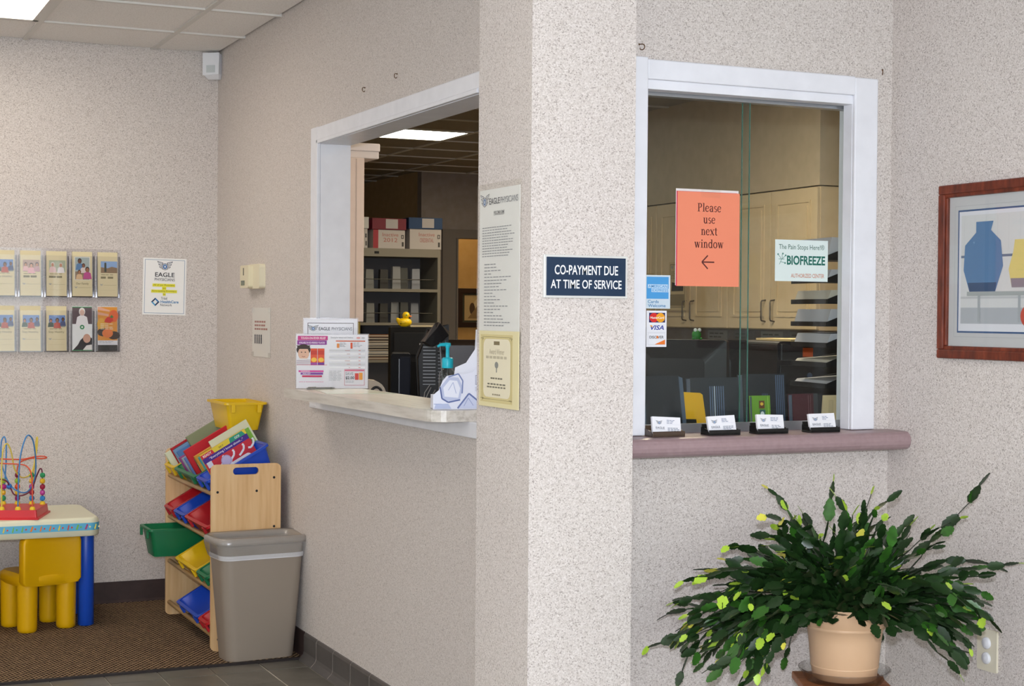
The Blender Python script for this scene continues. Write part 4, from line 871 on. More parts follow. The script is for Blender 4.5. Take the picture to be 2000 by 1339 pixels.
t = folder('binder', 'black binder leaning at the left end behind the glass', 'binder', 2.30, 2.455, 1.262, 4.13, '#1c2027', .03, .012)
obj('edge_stack', G().prism([(.076, .0), (.09, 0), (.078, .185), (.064, .19)], .0, .03), mat('#4f5b6c', .6), t)
t = folder('file_holder', 'black folder holder with pale page edges at the left casing', 'folder', 2.235, 2.30, 1.18, 4.08, '#2c3540', .02)
a = Art(-.0005); a.rect(-.012, .005, .01, .1, '#b9c2c0'); [a.rect(.014+.006*k, .005, .016+.006*k, .105, '#75869a') for k in range(3)]; a.done('page_edges', t)
t = thing('folder', 'bright yellow folder cut with a step behind the second card holder', 'folder', (2.497, 4.14, 1.07), (rad(-5), 0, 0), 'folders behind the glazed window')
obj('cover', G().prism([(-.05, 0), (.05, 0), (.034, .132), (.026, .138), (-.062, .143)], 0, .003), mat('#e0a80f', .45), t); obj('step_piece', G().prism([(-.05, .0), (.012, 0), (.006, .058), (-.048, .06)], -.004, -.001), mat('#23211c', .5), t)
t = folder('binder', 'dark grey binder behind the yellow folder with striped page edges', 'binder', 2.525, 2.70, 1.252, 4.20, '#2c3036', .03)
a = Art(-.0005); [a.rect(-.02+.008*k, .005, -.016+.008*k, .155, '#5d6c85' if k != 2 else '#a9b4c4') for k in range(7)]; a.done('page_edges', t)
t = folder('binder', 'large black binder standing in the middle behind the glass edge', 'binder', 2.715, 2.875, 1.262, 4.20, '#20242b', .03)
a = Art(-.0005); [a.rect(.042+.007*k, .005, .046+.007*k, .188, '#4e5e78') for k in range(5)]; [a.rect(-.01+.006*k, .005, -.007+.006*k, .13, '#43516a') for k in range(4)]; a.done('page_edges', t)
t = folder('notebook', 'lime green notebook with small pictures behind the glass', 'notebook', 2.695, 2.762, 1.198, 4.12, '#6a9a2b', .016)
a = Art(-.0006); a.rect(-.008, .088, .012, .112, '#6b3f22'); a.ell(.002, .102, .006, .005, '#e0b23a'); a.rect(-.006, .058, .014, .084, '#2f5d5e'); a.ell(.003, .07, .007, .009, '#d6dcdc'); a.rect(-.008, .04, .016, .05, '#76b3c9'); a.rect(.024, 0, .0255, .125, '#a7cf5a'); a.done('cover_print', t)
t = folder('binder', 'maroon ledger with pale edge lines behind the glass', 'binder', 2.865, 2.945, 1.2, 4.15, '#4a2029', .025)
a = Art(-.0006); a.rect(.02, .0, .0212, .125, '#8d6a70'); a.rect(.028, 0, .029, .126, '#8d6a70'); a.done('edge_lines', t)
folder('folder', 'slate grey folder standing beside the maroon ledger', 'folder', 2.93, 2.99, 1.198, 4.19, '#3c4043', .015)
t = folder('envelope', 'cream envelope leaning behind the right end of the glass', 'envelope', 2.955, 3.075, 1.195, 4.13, '#dbc69a', .006, -.016)
a = Art(-.0006); a.path([(-.028, .025), (-.014, .036), (-.01, .038)], .005, '#4b3a2c'); a.done('mark', t)
# desk with monitors
dk = thing('office_desk', 'dark office desk behind the glazed window carrying the monitors', 'desk', (3.3, 5.2, 0))
box('desktop', mat('#443a33', .5), dk, -.5, 1.0, -.45, .6, .72, .75); 
for x in (-.48, .95): box('side_panel', mat('#3b322c', .6), dk, x, x+.03, -.43, .58, 0, .72)
def monitor(name, label, loc, rz, wd, ht, z0, vents=0):
    t = thing(name, label, 'monitor', loc, rz, 'office monitors')
    obj('screen_back', G().loft([[(x, 0, z) for x, z in rr(-wd/2, wd/2, z0, z0+ht, .012)], [(x, -.025, z) for x, z in rr(-wd/2, wd/2, z0, z0+ht, .012)], [(x, -.06, z) for x, z in rr(-wd*.3, wd*.3, z0+ht*.12, z0+ht*.8, .02)]], sm=False), mat('#1d1e20', .45), t)
    obj('bezel', G().prism(rr(-wd/2, wd/2, z0, z0+ht, .012), 0, .008, 'y', [rr(-wd/2+.016, wd/2-.016, z0+.016, z0+ht-.016, .004)]), BLACK, t); box('screen', mat('#0c0d10', .15), t, -wd/2+.016, wd/2-.016, .0, .002, z0+.016, z0+ht-.016)
    obj('stand_neck', G().box(-.03, .03, -.045, -.02, .01, z0+ht*.4), BLACK, t); obj('stand_base', G().lathe([(.11, 0), (.11, .008), (.05, .014)], 24, (0, -.02, 0)), BLACK, t)
    for k in range(vents): box('vent_slat', mat('#5a5b5e', .4), t, -wd*.24, wd*.24, -.0625, -.058, z0+ht*.2+ht*.55*k/max(vents, 1), z0+ht*.2+ht*.55*k/max(vents, 1)+.004)
    return t
monitor('computer_monitor', 'black monitor turned aside, left behind the glazed window', (2.985, 5.05, .75), rad(-48), .36, .34, .265)
monitor('computer_monitor', 'black monitor seen from behind, with the green frog figure beside it', (3.19, 5.25, .75), rad(-22), .36, .34, .262, 0)
t = thing('frog_figure', 'small green frog figure perched on top of the black monitors', 'figurine', (3.065, 5.075, 1.3545))
obj('head', G().ell((0, 0, .018), (.018, .018, .018)), mat('#2f8a32', .5), t)
for s_ in (-1, 1): obj('eye', G().ell((s_*.009, -.006, .036), (.007, .007, .007), 10, 7), mat('#e6e8e2', .4), t); obj('foot', G().ell((s_*.014, -.004, .004), (.008, .01, .004), 10, 7), mat('#2f8a32', .5), t)
t = thing('printer', 'black office printer with manila folder lying on top', 'printer', (3.70, 5.4, .75), rad(-6))
obj('body', G().prism(rr(-.16, .2, 0, .595, .02), -.2, .2), mat('#1b1c1e', .45), t, bev=.006); box('tray_lid', mat('#26282a', .4), t, -.15, .19, -.215, -.195, .52, .585, .004); box('front_panel', mat('#1f2123', .4), t, -.15, .19, -.208, -.2, .25, .5, .003); obj('power_button', G().lathe([(.012, 0), (.011, .004)], 14).xf(Matrix.Rotation(rad(90), 4, 'X')), mat('#3d4f6a', .3), t, (-.02, -.208, .46)); box('orange_tag', mat('#e0622a', .5), t, -.055, -.01, -.2165, -.215, .535, .57); box('drawer', mat('#191a1c', .4), t, -.15, .19, -.208, -.2, .02, .23, .003)
mf = obj('manila_folder', G().prism([(3.545, 5.16), (3.78, 5.2), (3.84, 5.5), (3.62, 5.52)], 1.346, 1.354, 'z'), mat('#dcc490', .6)); tag(mf, 'manila folder lying flat on the black printer', 'folder')
rs = thing('desk_riser', 'low black shelf on the desk holding the red book', 'shelf', (3.5, 5.62, .75))
box('top', mat('#2b2a2a', .5), rs, -.16, .03, -.12, .12, .42, .44); box('leg', mat('#2b2a2a', .5), rs, -.16, -.145, -.12, .12, 0, .42); box('leg', mat('#2b2a2a', .5), rs, .015, .03, -.12, .12, 0, .42)
t = thing('book', 'thick red book standing on the desk behind the glazed window', 'book', (3.615-.12, 5.58, 1.19)); 
box('cover', mat('#a81f26', .5), t, -.055-.06, .055-.06, -.02, .02, 0, .118, .002); box('pages', mat('#d9d2c0', .7), t, -.05-.06, .0545-.06, -.016, .016, .002, .1195); box('spine_label', mat('#d8cdb4', .5), t, -.11, -.08, -.0206, -.02, .004, .018)
t = thing('letter_tray', 'tall black stack of letter trays filled with white paper', 'letter tray', (3.27, 4.42, 1.07), rad(-8))
box('upright', BLACK, t, .11, .13, -.13, .13, 0, .62)
for k, (z, n) in enumerate(((.14, .008), (.21, .008), (.275, .03), (.345, .042), (.42, .03), (.49, .028), (.565, .06))):
    q = obj('tray', G().box(-.15, .11, -.13, .13, z, z+.004).prism([(-.15, z-.004), (.11, z-.004), (.11, z+.06), (-.07, z+.042), (-.15, z+.012)], -.134, -.13).prism([(-.15, z), (.11, z), (.11, z+.05), (-.15, z+.008)], .13, .134).box(-.152, -.15, -.13, .13, z-.004, z+.012), BLACK, t)
    obj('paper_pile', G().prism([(-.145, z+.005), (.1, z+.005), (.1, z+.03+n*.6), (-.13, z+.012+n)], -.12, .12), mat('#c9cbd2' if k not in (1, 4) else '#d9d3c4', .7), q)
    box('tab', mat('#8f9296', .4), q, -.02, -.015, -.1335, -.132, z+.016, z+.034)
# cream wall cabinets at the far side of the office
struct('trim_2', G().box(4.96, 5.25, 6.97, 9.3, 2.145, 2.76), paint_mat('soffit_paint', '#bcae94', '#c5b79d'))
CABN = [(6.98, 7.86, 'cream wall cabinet pair nearest the letter trays, seen through the glass'), (7.865, 8.70, 'cream wall cabinet pair with a posted notice, behind the orange sign'), (8.705, 9.295, 'cream wall cabinet at the far left behind the window casing')]
for y0, y1, lab in CABN:
    t = thing('wall_cabinet', lab, 'cabinet', (5.25, (y0+y1)/2, 1.37), RB, 'cream office wall cabinets')
    hw = (y1-y0)/2; box('body', CREAM, t, -hw, hw, -.275, 0, 0, .77)
    for s_ in (-1, 1):
        x0, x1 = (s_*hw, s_*.002) if s_ < 0 else (.002, hw)
        d = box('door', CREAM, t, x0+.003, x1-.003, -.295, -.275, .005, .765, .002)
        obj('raised_panel', G().prism(rr(x0+.06, x1-.06, .07, .70, .004), -.3, -.295, 'y', [rr(x0+.072, x1-.072, .082, .688, .004)]).prism(rr(x0+.09, x1-.09, .1, .67, .003), -.299, -.295), CREAM, d, bev=.002)
        hx = s_*.045; obj('handle', G().tube([(hx, -.294, .045), (hx, -.322, .05), (hx, -.325, .06), (hx, -.325, .15), (hx, -.322, .16), (hx, -.294, .165)], .0045, 8), mat('#6d655a', .3, .8), d)
t = thing('posted_notice', 'white notice with a dark picture taped to the cream cabinet door', 'notice', (4.944, 8.43, 1.475), RB)
box('paper', mat('#cbb991', .6), t, -.09, .12, -.0015, 0, 0, .3); a = Art(-.0018); a.frame(-.075, .02, .105, .285, .003, '#4d4634'); emblem(a, -.05, .265, .03, '#4d4634', '#4d4634'); a.text('EAGLE', .02, .265, .06, .012, '#6b624a'); a.bars(-.06, .08, .24, .19, 5, '#8a8060', .4, 3); a.poly([(-.055, .12), (.085, .12), (.09, .16), (.05, .17), (.02, .165), (-.05, .175)], '#2c2a20'); a.rect(-.07, .03, .1, .1, '#8b7d5a'); a.done('print', t)
t = thing('posted_notice', 'pale slip of paper taped to the far left cabinet door', 'notice', (4.944, 8.78, 1.6), RB)
box('paper', mat('#bda87c', .6), t, -.07, .07, -.0015, 0, 0, .11); a = Art(-.0018); a.bars(-.055, .05, .09, .03, 4, '#a08a60', .4, 3); a.done('print', t)
for k, wh in enumerate(('farthest left', 'second from the left', 'third from the left', 'third from the right', 'second from the right', 'farthest right')):
    q = thing('posted_paper', 'printed paper pinned under the cream cabinets, '+wh, 'notice', (5.249, 8.435-.3*k, 1.19), RB, 'papers pinned under the cream cabinets')
    box('sheet', mat(('#a9a49e', '#8d8a86', '#b3aea6')[k % 3], .7), q, -.115, .115, -.002, 0, .0, .165); a = Art(-.0024); a.bars(-.095, .095, .15, .02, 6, '#76726c', .4, k); a.done('print', q)
t = thing('base_cabinet', 'grey base cabinet run with worktop under the cream wall cabinets', 'cabinet', (5.225, 8.13, 0), RB)
box('body', mat('#6f675f', .6), t, -1.15, 1.15, -.55, 0, 0, .87); box('worktop', mat('#5d554d', .4), t, -1.16, 1.16, -.58, 0, .87, .91, .004)

# ------------------------------------------------------------------ things behind the open reception window
t = thing('wall_cabinet', 'tall pale cabinet with a curved handle just inside the reception window', 'cabinet', (2.06, 6.645, 1.405))
PALE = paint_mat('pale_cabinet', '#cfbfb4', '#d6c7bc', .45)
box('body', PALE, t, .004, .225, .02, .6, 0, .725); box('door', PALE, t, .004, .238, 0, .02, 0, .725, .003); box('door_edge', mat('#b9aca0', .5), t, .2, .2025, -.0015, 0, .005, .72)
obj('handle', G().tube([(.075, .0, .45), (.1, -.03, .47), (.118, -.04, .51), (.124, -.042, .56), (.122, -.042, .61), (.11, -.04, .66), (.09, -.03, .69), (.075, 0, .7)], .012, 10), mat('#cdbdb1', .4), t)
box('support_panel', mat('#8c7a2f', .6), t, .19, .236, .04, .58, -1.405, 0)
t = thing('carton', 'flat pale carton lying on top of the tall pale cabinet', 'box', (2.23, 6.87, 2.131))
box('base', mat('#cfc8c4', .6), t, -.168, .145, -.2, .2, 0, .06, .004); box('lid', mat('#d5cecb', .6), t, -.172, .149, -.204, .204, .032, .068, .004)
dk = thing('reception_desk', 'low reception desk behind the open window ledge', 'desk', (2.5, 5.7, 0))
box('desktop', mat('#4b4139', .5), dk, -.43, .25, -.95, .93, .72, .75); box('side_panel', mat('#3f362f', .6), dk, -.43, .24, -.95, -.92, 0, .72); box('side_panel', mat('#3f362f', .6), dk, -.43, .24, .9, .93, 0, .72)
t = thing('copier', 'dark grey office machine under the rubber duck', 'printer', (2.69, 7.05, .75), rad(-18))
obj('body', G().prism(rr(-.115, .15, -.75, .63, .008), -.14, .14), mat('#1e1e1d', .8, 0, .15), t, bev=.004); box('control_panel', mat('#1b1c1c', .7, 0, .2), t, -.10, .14, -.147, -.14, .50, .605, .003); box('lower_door', mat('#0d0e0f', .8, 0, .15), t, -.1, .14, -.146, -.14, .1, .47, .003)
a = Art(-.1475); a.bars(.02, .06, .555, .545, 1, '#9a9a98', .8, 2); a.done('marking', t)
fo_ = obj('manila_folder', G().prism([(2.63, 6.935), (2.74, 6.9), (2.80, 7.08), (2.69, 7.12)], 1.381, 1.387, 'z'), mat('#b9aa84', .6)); tag(fo_, 'beige folder lying on the dark machine beside the rubber duck', 'folder')
t = thing('rubber_duck', 'yellow rubber duck with green eye sitting on the dark office machine', 'toy', (2.605, 6.945, 1.3805), rad(-20))
DY = mat('#e2bd0c', .4)
obj('body', G().ell((0, 0, .022), (.034, .024, .022)), DY, t); obj('tail', G().tube([(-.022, 0, .026), (-.034, 0, .036), (-.037, 0, .042)], [.014, .008, .002], 8), DY, t); obj('head', G().ell((.006, 0, .054), (.0175, .017, .0175)), DY, t)
obj('beak', G().ell((.024, 0, .05), (.010, .008, .004), 10, 7), mat('#e07a2a', .4), t); obj('eye', G().ell((.008, -.0155, .056), (.004, .002, .004), 8, 6), mat('#2f8a3f', .4), t); obj('wing', G().ell((-.006, -.022, .024), (.016, .005, .010), 10, 7), mat('#e6c31a', .4), t); obj('spot', G().ell((-.018, -.0195, .016), (.003, .003, .003), 8, 6), BLACK, t)
t = thing('computer_tower', 'black desktop computer tower standing left of the vented monitor', 'computer', (2.372, 6.33, .75), rad(-20))
obj('case', G().prism(rr(-.055, .03, 0, .522, .012), -.02, .3), mat('#121316', .7, 0, .2), t, bev=.005); box('front_panel', mat('#0e1320', .6, 0, .2), t, -.02, .028, -.028, -.02, .01, .51, .006); box('side_stripe', mat('#121419', .3), t, -.022, -.018, -.0285, -.02, .02, .5)
t = thing('speaker', 'small black desk speaker between the computer tower and the vented monitor', 'speaker', (2.44, 6.22, .75), rad(-15))
obj('cabinet', G().prism(rr(-.04, .05, 0, .42, .01), -.03, .09), mat('#111214', .5), t, bev=.004); obj('cone', G().lathe([(.03, 0), (.026, .006), (.012, .002), (0, .005)], 18).xf(Matrix.Rotation(rad(90), 4, 'X')), mat('#2e323a', .35), t, (.008, -.031, .38)); obj('stand', G().box(-.05, .06, -.04, .1, 0, .01), BLACK, t)
t = thing('computer_monitor', 'black monitor with rows of vent slats, seen from behind at the ledge', 'monitor', (2.325, 5.88, .75), rad(-20), 'office monitors')
obj('housing', G().prism([(-.052, .37), (-.06, .52), (-.018, .63), (.06, .645), (.06, .32), (-.04, .32)], -.02, .10), mat('#0b0b0c', .55), t, bev=.005)
for k in range(14): box('vent_slat', mat('#6f7173', .35), t, -.038, .012, -.0225, -.019, .41+.0135*k, .4135+.0135*k)
for k in range(10): box('vent_slat', mat('#55575a', .35), t, .022, .036, -.0225, -.019, .42+.0135*k, .4235+.0135*k)
obj('stand', G().prism([(-.05, 0), (.05, 0), (.03, .32), (-.03, .32)], .05, .09).box(-.1, .1, -.02, .16, 0, .014), BLACK, t)
for pts in ([(-.03, -.024, .34), (-.02, -.03, .37), (-.005, -.024, .40)], [(-.036, -.024, .34), (-.03, -.03, .38), (-.01, -.024, .41)], [(-.02, -.026, .34), (-.005, -.03, .36), (.012, -.024, .39)]): obj('cable', G().tube(pts, .002, 5), mat('#8d8a86', .5), t)
t = thing('desk_lamp', 'black desk lamp with tilted shade on thin twin rods at the ledge', 'lamp', (2.30, 5.66, .75))
obj('base', G().lathe([(.07, 0), (.07, .012), (.02, .02)], 22), BLACK, t); obj('rod', G().tube([(.0, 0, .018), (-.012, 0, .35), (-.035, .0, .63)], .0035, 7), mat('#6d6f72', .3, .7), t); obj('rod', G().tube([(.02, 0, .016), (.012, 0, .35), (-.008, 0, .59)], .0035, 7), mat('#4d4f52', .3, .7), t)
obj('shade', G().loft([[(-.125+c*.03, -.028, .595+c*.02), (-.125+c*.03, .028, .595+c*.02), (-.085+c*.03, .028, .575+c*.02), (-.085+c*.03, -.028, .575+c*.02)] if i == 0 else [(-.065, -.022, .645), (-.055, .022, .668), (-.02, .022, .64), (-.03, -.022, .60)] if i == 1 else [(-.045, -.016, .668), (-.04, .016, .672), (.018, .016, .632), (.0, -.016, .62)] for i, c in ((0, 0), (1, 0), (2, 0))], sm=False), mat('#15161a', .3), t, bev=.003).scale = (.82, .9, .985)
t = thing('tape_dispenser', 'cream domed tape dispenser with black ring beside the fever flyer', 'tape dispenser', (2.155, 6.21, .75), rad(-14))
obj('riser', G().box(-.05, .1, -.04, .05, 0, .36), mat('#3a3633', .6), t, bev=.004)
dome = [(-.045, .36), (.085, .36)]+[(.02+.065*math.cos(rad(q)), .36+.058*math.sin(rad(q))) for q in range(10, 171, 16)]
obj('body', G().prism(dome, -.03, .03), mat('#c6b8a2', .45), t, bev=.004); arcp = [(.045+.022*math.cos(rad(q)), -.0325, .362+.026*math.sin(rad(q))) for q in range(0, 181, 15)]
obj('ring', G().tube(arcp, .0055, 8), BLACK, t); obj('tape_roll', G().lathe([(.016, 0), (.016, .012), (.008, .012), (.008, 0)], 18).xf(Matrix.Rotation(rad(90), 4, 'X')), mat('#6e5d4c', .4), t, (-.03, -.03, .383))
t = thing('office_chair', 'black leather office chair back seen past the sanitizer bottle', 'chair', (3.283, 7.9, 0), rad(160))
LEA = mat('#211a17', .32, 0, .5)
obj('backrest', G().loft([[(x, y, z) for x, z in rr(-.16+i, .16-i, .58+i, 1.305-i, .07, 5)] for i, y in ((.03, .0), (0, .02), (0, .06), (.03, .085))]), LEA, t); obj('seat', G().loft([[(x, y, z) for x, y in rr(-.24+i, .24-i, -.42+i, .02-i, .06, 5)] for i, z in ((.02, .43), (0, .45), (0, .5), (.03, .53))]), LEA, t); obj('column', G().lathe([(.03, .08), (.03, .43)], 14), BLACK, t, (0, -.2, 0)); obj('back_bar', G().tube([(0, -.1, .44), (0, .09, .46), (0, .1, .7)], .02, 8), BLACK, t)
for k in range(5):
    q = 2*PI*k/5; obj('base_arm', G().tube([(0, -.2, .09), (.26*math.cos(q), -.2+.26*math.sin(q), .07)], [.025, .016], 8), BLACK, t); obj('caster', G().ell((.26*math.cos(q), -.2+.26*math.sin(q), .03), (.03, .03, .03), 12, 8), BLACK, t)
t = thing('spray_bottle', 'small blue bottle with a white cap behind the ice-patterned box', 'bottle', (2.16, 5.15, LZ-.3925)); 
obj('body', G().lathe([(.03, 0), (.03, .32), (.018, .36), (.012, .38), (.012, .415)], 16), mat('#2b3f9a', .35), t); obj('cap', G().lathe([(.007, .415), (.007, .422), (.003, .426)], 12), mat('#e6e8ee', .4), t)
t = thing('paper_pad', 'upright white sheets clipped beside the pillar behind the ice-patterned box', 'paper', (2.04, 4.75, LZ), rad(-20))
obj('sheets', G().prism([(-.02, 0), (.1, 0), (.1, .25), (-.008, .25)], -.003, .003), mat('#dcdde4', .6), t, rot=(rad(-4), 0, 0)); obj('base_clip', G().box(-.02, .1, -.015, .03, 0, .012), mat('#c3c6cc', .4), t)

# metal shelving with boxes at the far side of the office
t = thing('metal_shelving', 'grey metal shelving unit with dividers and record boxes on top', 'shelving', (4.55, 12.4, 0))
SG = mat('#827c70', .5, .2); SB = mat('#6a6a6c', .6)
for x in (-.42, .395): box('side_panel', SG, t, x, x+.025, 0, .42, 0, 1.985)
box('back_panel', mat('#77787c', .6), t, -.395, .395, .41, .42, .05, 1.98)
for z, h in ((1.918, .068), (1.625, .025), (1.345, .022), (1.035, .022), (.7, .022), (.35, .022), (.05, .05)): box('shelf_board', SG, t, -.395, .395, 0, .41, z, z+h)
box('label_plate', BLACK, t, -.17, -.13, -.002, 0, 1.94, 1.96)
R = random.Random(8)
for z in (1.65, 1.367):
    for x, c in ((-.27, '#3a3836'), (-.2, '#7b7a76'), (-.08, '#3a3836'), (.03, '#8a8a8a'), (.10, '#4a4a48'), (.21, '#8d8f96')):
        dz = R.uniform(.16, .19); obj('divider', G().prism([(x, z), (x+.075, z), (x+.07, z+dz), (x+.004, z+dz)], .1+R.uniform(0, .05), .16), mat(c, .6), t)
    obj('wire_rail', G().tube([(-.395, .06, z+.08), (.395, .06, z+.08)], .004, 6), mat('#55534e', .4, .6), t)
for k, (c, wd_) in enumerate((('#6b4a38', .44), ('#4a4645', .42), ('#bcbab8', .43), ('#3a302c', .42), ('#2f2d2e', .43), ('#b5aea8', .44), ('#4b3a30', .42), ('#23262c', .43), ('#8a5e44', .42))):
    z = 1.061+.0235*k
    q = thing('file_folder', ('lowest brown', 'second lowest dark grey', 'lower pale', 'third dark brown', 'middle charcoal', 'upper pale', 'upper brown', 'second highest navy', 'topmost tan')[k]+' folder in the pile on the metal shelving', 'folder', (4.4, 12.43, z-.003), 0, 'folders piled on the metal shelving')
    box('cover', mat(c, .7), q, -.22, wd_-.22, 0, .3, 0, .022); box('papers', mat('#a79c8e', .8), q, -.215, wd_-.224, -.003, .29, .006, .016)
for k, (x, z, ro, lab) in enumerate(((4.72, 1.057, 12, 'white plastic magazine file leaning highest on the metal shelving'), (4.80, 1.057, 4, 'white plastic magazine file upright beside the folder pile'))):
    q = thing('magazine_file', lab, 'magazine file', (x, 12.45, z), (0, rad(-ro), 0), 'white magazine files')
    obj('side_wall', G().prism([(0, 0), (.09, 0), (.09, .24), (0, .26)], 0, .004, 'y', [rr(.035, .05, .05, .2, .006)]), mat('#bdb6b0', .5), q); obj('back_wall', G().box(0, .004, 0, .22, 0, .26).box(.086, .09, 0, .22, 0, .24).box(0, .09, 0, .22, 0, .004), mat('#b5aea8', .5), q); obj('top_lip', G().box(-.004, .094, -.004, .02, .25, .262), mat('#c4bdb6', .5), q)
def record_box(label, loc, rz, wd, ht, lid, hand, stripe=None):
    t = thing('record_box', label, 'box', loc, rz, 'record boxes on the metal shelving')
    box('carton', mat('#b7afaa', .7), t, -wd/2, wd/2, 0, .36, 0, ht); l = box('lid', mat(lid, .6), t, -wd/2-.012, wd/2+.008, -.01, .37, ht-.03, ht+.065, .003, rot=(0, 0, 0)); box('lid_label', mat('#a9a3a1', .6), l, -wd*.12, wd*.26, -.0115, -.01, ht-.02, ht+.058)
    if stripe: a = Art(-.0012); a.rect(-wd*.5, .0, -wd*.34, ht-.03, stripe); a.done('stripe', t)
    if hand:
        for w_, z_, k_, h_ in ((hand[0], .62, .5, .03), (hand[1], .38, .44, .034)): a = Art(-.0012); a.text(w_, wd*.04, ht*z_, wd*k_, h_, '#a8655a'); a.done('handwriting', t)
    a = Art(-.0012); a.frame(wd*.38, ht*.45, wd*.46, ht*.62, .006, '#3a3836'); a.done('check_box', t)
    a = Art(-.0012); a.rect(wd*.4, ht*.1, wd*.46, ht*.3, '#3a3836'); a.done('check_box', t)
record_box('record box with dark red lid and handwriting on the metal shelving', (4.51, 12.405, 1.9855), rad(2), .285, .185, '#6e1f2e', ('Inactive', '2012'), '#9a2f38')
record_box('record box with navy blue lid at the right on the metal shelving', (4.835, 12.405, 1.9855), rad(-5), .275, .2, '#1d3a5e', ('Inactive', 'CREDENTIAL'))
record_box('narrow white box with navy label at the left on the metal shelving', (4.235, 12.405, 1.9855), 0, .17, .19, '#c4c0bc', None)
t = thing('framed_picture', 'dark framed sepia picture on the golden wall beyond the office door', 'picture', (6.43, 14.8, 1.31))
for b in ((-.31, .31, 0, .05), (-.31, .31, .345, .395), (-.31, -.26, .05, .345), (.26, .31, .05, .345)): obj('frame_rail', G().box(b[0], b[1], -.025, 0, b[2], b[3]), mat('#3b2a20', .4), t, bev=.004)
box('mat_board', mat('#4b4a38', .7), t, -.27, .27, -.008, 0, .04, .355); a = Art(-.0085); a.rect(-.235, .07, .235, .325, '#cdb27c'); a.ell(-.15, .19, .03, .06, '#5b4630'); a.ell(-.08, .24, .05, .05, '#e2cfa0'); a.poly([(-.2, .09), (.0, .09), (-.02, .2), (-.09, .22)], '#9c7f52'); a.ell(.08, .18, .07, .08, '#a8895a'); a.done('print', t)

# ------------------------------------------------------------------ potted holiday cactus on its stand
PX, PY, PZ = 2.53, 3.42, .49
t = thing('plant_stand', 'reddish wooden plant stand in the corner under the mauve sill', 'plant stand', (PX-.005, PY, 0), rad(-24))
box('top', STANDW, t, -.115, .115, -.11, .11, .462, .482, .003); box('apron', STANDW, t, -.1, .1, -.095, .095, .42, .462)
for sx in (-1, 1):
    for sy in (-1, 1): box('leg', STANDW, t, sx*.085-.014, sx*.085+.014, sy*.08-.014, sy*.08+.014, 0, .42)
sc = tag(obj('saucer', G().lathe([(.09, 0), (.1, .002), (.118, .03), (.121, .032), (.121, .034), (.117, .034), (.1, .006), (0, .005)], 32), CLEARBAG, None, (PX, PY, .4822)), 'clear plastic saucer under the beige flower pot', 'saucer')
t = thing('potted_cactus', 'sprawling dark green holiday cactus in a beige plastic pot', 'potted plant', (PX, PY, PZ))
POT = mat('#d5b08c', .45, 0, .35)
pot = obj('pot', G().lathe([(.078, .0), (.084, .004), (.0865, .028), (.088, .03), (.0945, .1), (.0995, .135), (.1025, .137), (.109, .189), (.1095, .192), (.106, .192), (.100, .14), (.095, .12), (.0, .12)], 40), POT, t)
obj('rim_bead', G().lathe([(.1022, .134), (.1045, .137), (.1045, .14), (.1028, .143)], 40, cap0=False, cap1=False), POT, pot); obj('foot_bead', G().lathe([(.0868, .031), (.0892, .033), (.0892, .036), (.0872, .038)], 40, cap0=False, cap1=False), POT, pot)
obj('soil', G().lathe([(.101, .168), (.05, .176), (0, .178)], 24), mat('#2b221b', .9), t)
def seg_mesh(name, m, w_, nteeth, seed, tipnotch=True):
    R = random.Random(seed); g = G(); outl = []
    n = nteeth
    for i in range(n+1):
        u = i/n; base = math.sin(PI*(.08+.86*u)**.8)*w_
        outl.append((u, base*(1 if i % 2 else .86)+.03))
        if 0 < i < n: outl.append((u+.045, base*1.1+.02+R.uniform(0, .03)))
    vs, fs = [], []
    for k, (u, b) in enumerate(outl): vs += [(u, b, .06*b), (u, 0, -.035), (u, -b, .06*b)]
    for k in range(len(outl)-1):
        a_ = 3*k; fs += [(a_, a_+3, a_+4, a_+1), (a_+1, a_+4, a_+5, a_+2)]
    g.add(vs, fs, 0, True); me = g.mesh(name, m); return me
LD = leaf_mat('cactus_leaf', '#11260e', '#223f19'); LM = leaf_mat('cactus_leaf_mid', '#254a16', '#356a1f'); LT = leaf_mat('cactus_tip', '#7fae2a', '#b9cf4a', .3); LYT = leaf_mat('cactus_bud', '#b9c23a', '#d9c95a', .3)
VAR = {'d': [seg_mesh('leaf', LD, w_, n, s) for w_, n, s in ((.24, 4, 1), (.28, 5, 2), (.21, 4, 3), (.30, 4, 4))], 'm': [seg_mesh('leaf', LM, w_, n, s) for w_, n, s in ((.26, 4, 5), (.30, 4, 6))],
       't': [seg_mesh('leaf_tip', LT, w_, n, s) for w_, n, s in ((.34, 4, 7), (.38, 3, 8))], 'b': [seg_mesh('leaf_bud', LYT, .42, 3, 9)]}
R = random.Random(21); SEGS = []
IL = Vector((-.91, .414, 0)); CM = Vector((-.414, -.91, 0))    # along the wall to the left, and out into the room
CAM = Vector((0, 0, 1.4425)); root = Vector((PX, PY, PZ))
def clear(p):
    return p.x < xE-.012 and p.y < yC-.012 and not (p.x < xP1+.012 and p.y > yD-.012) and not (p.z > 1.03 and p.y > 3.73)
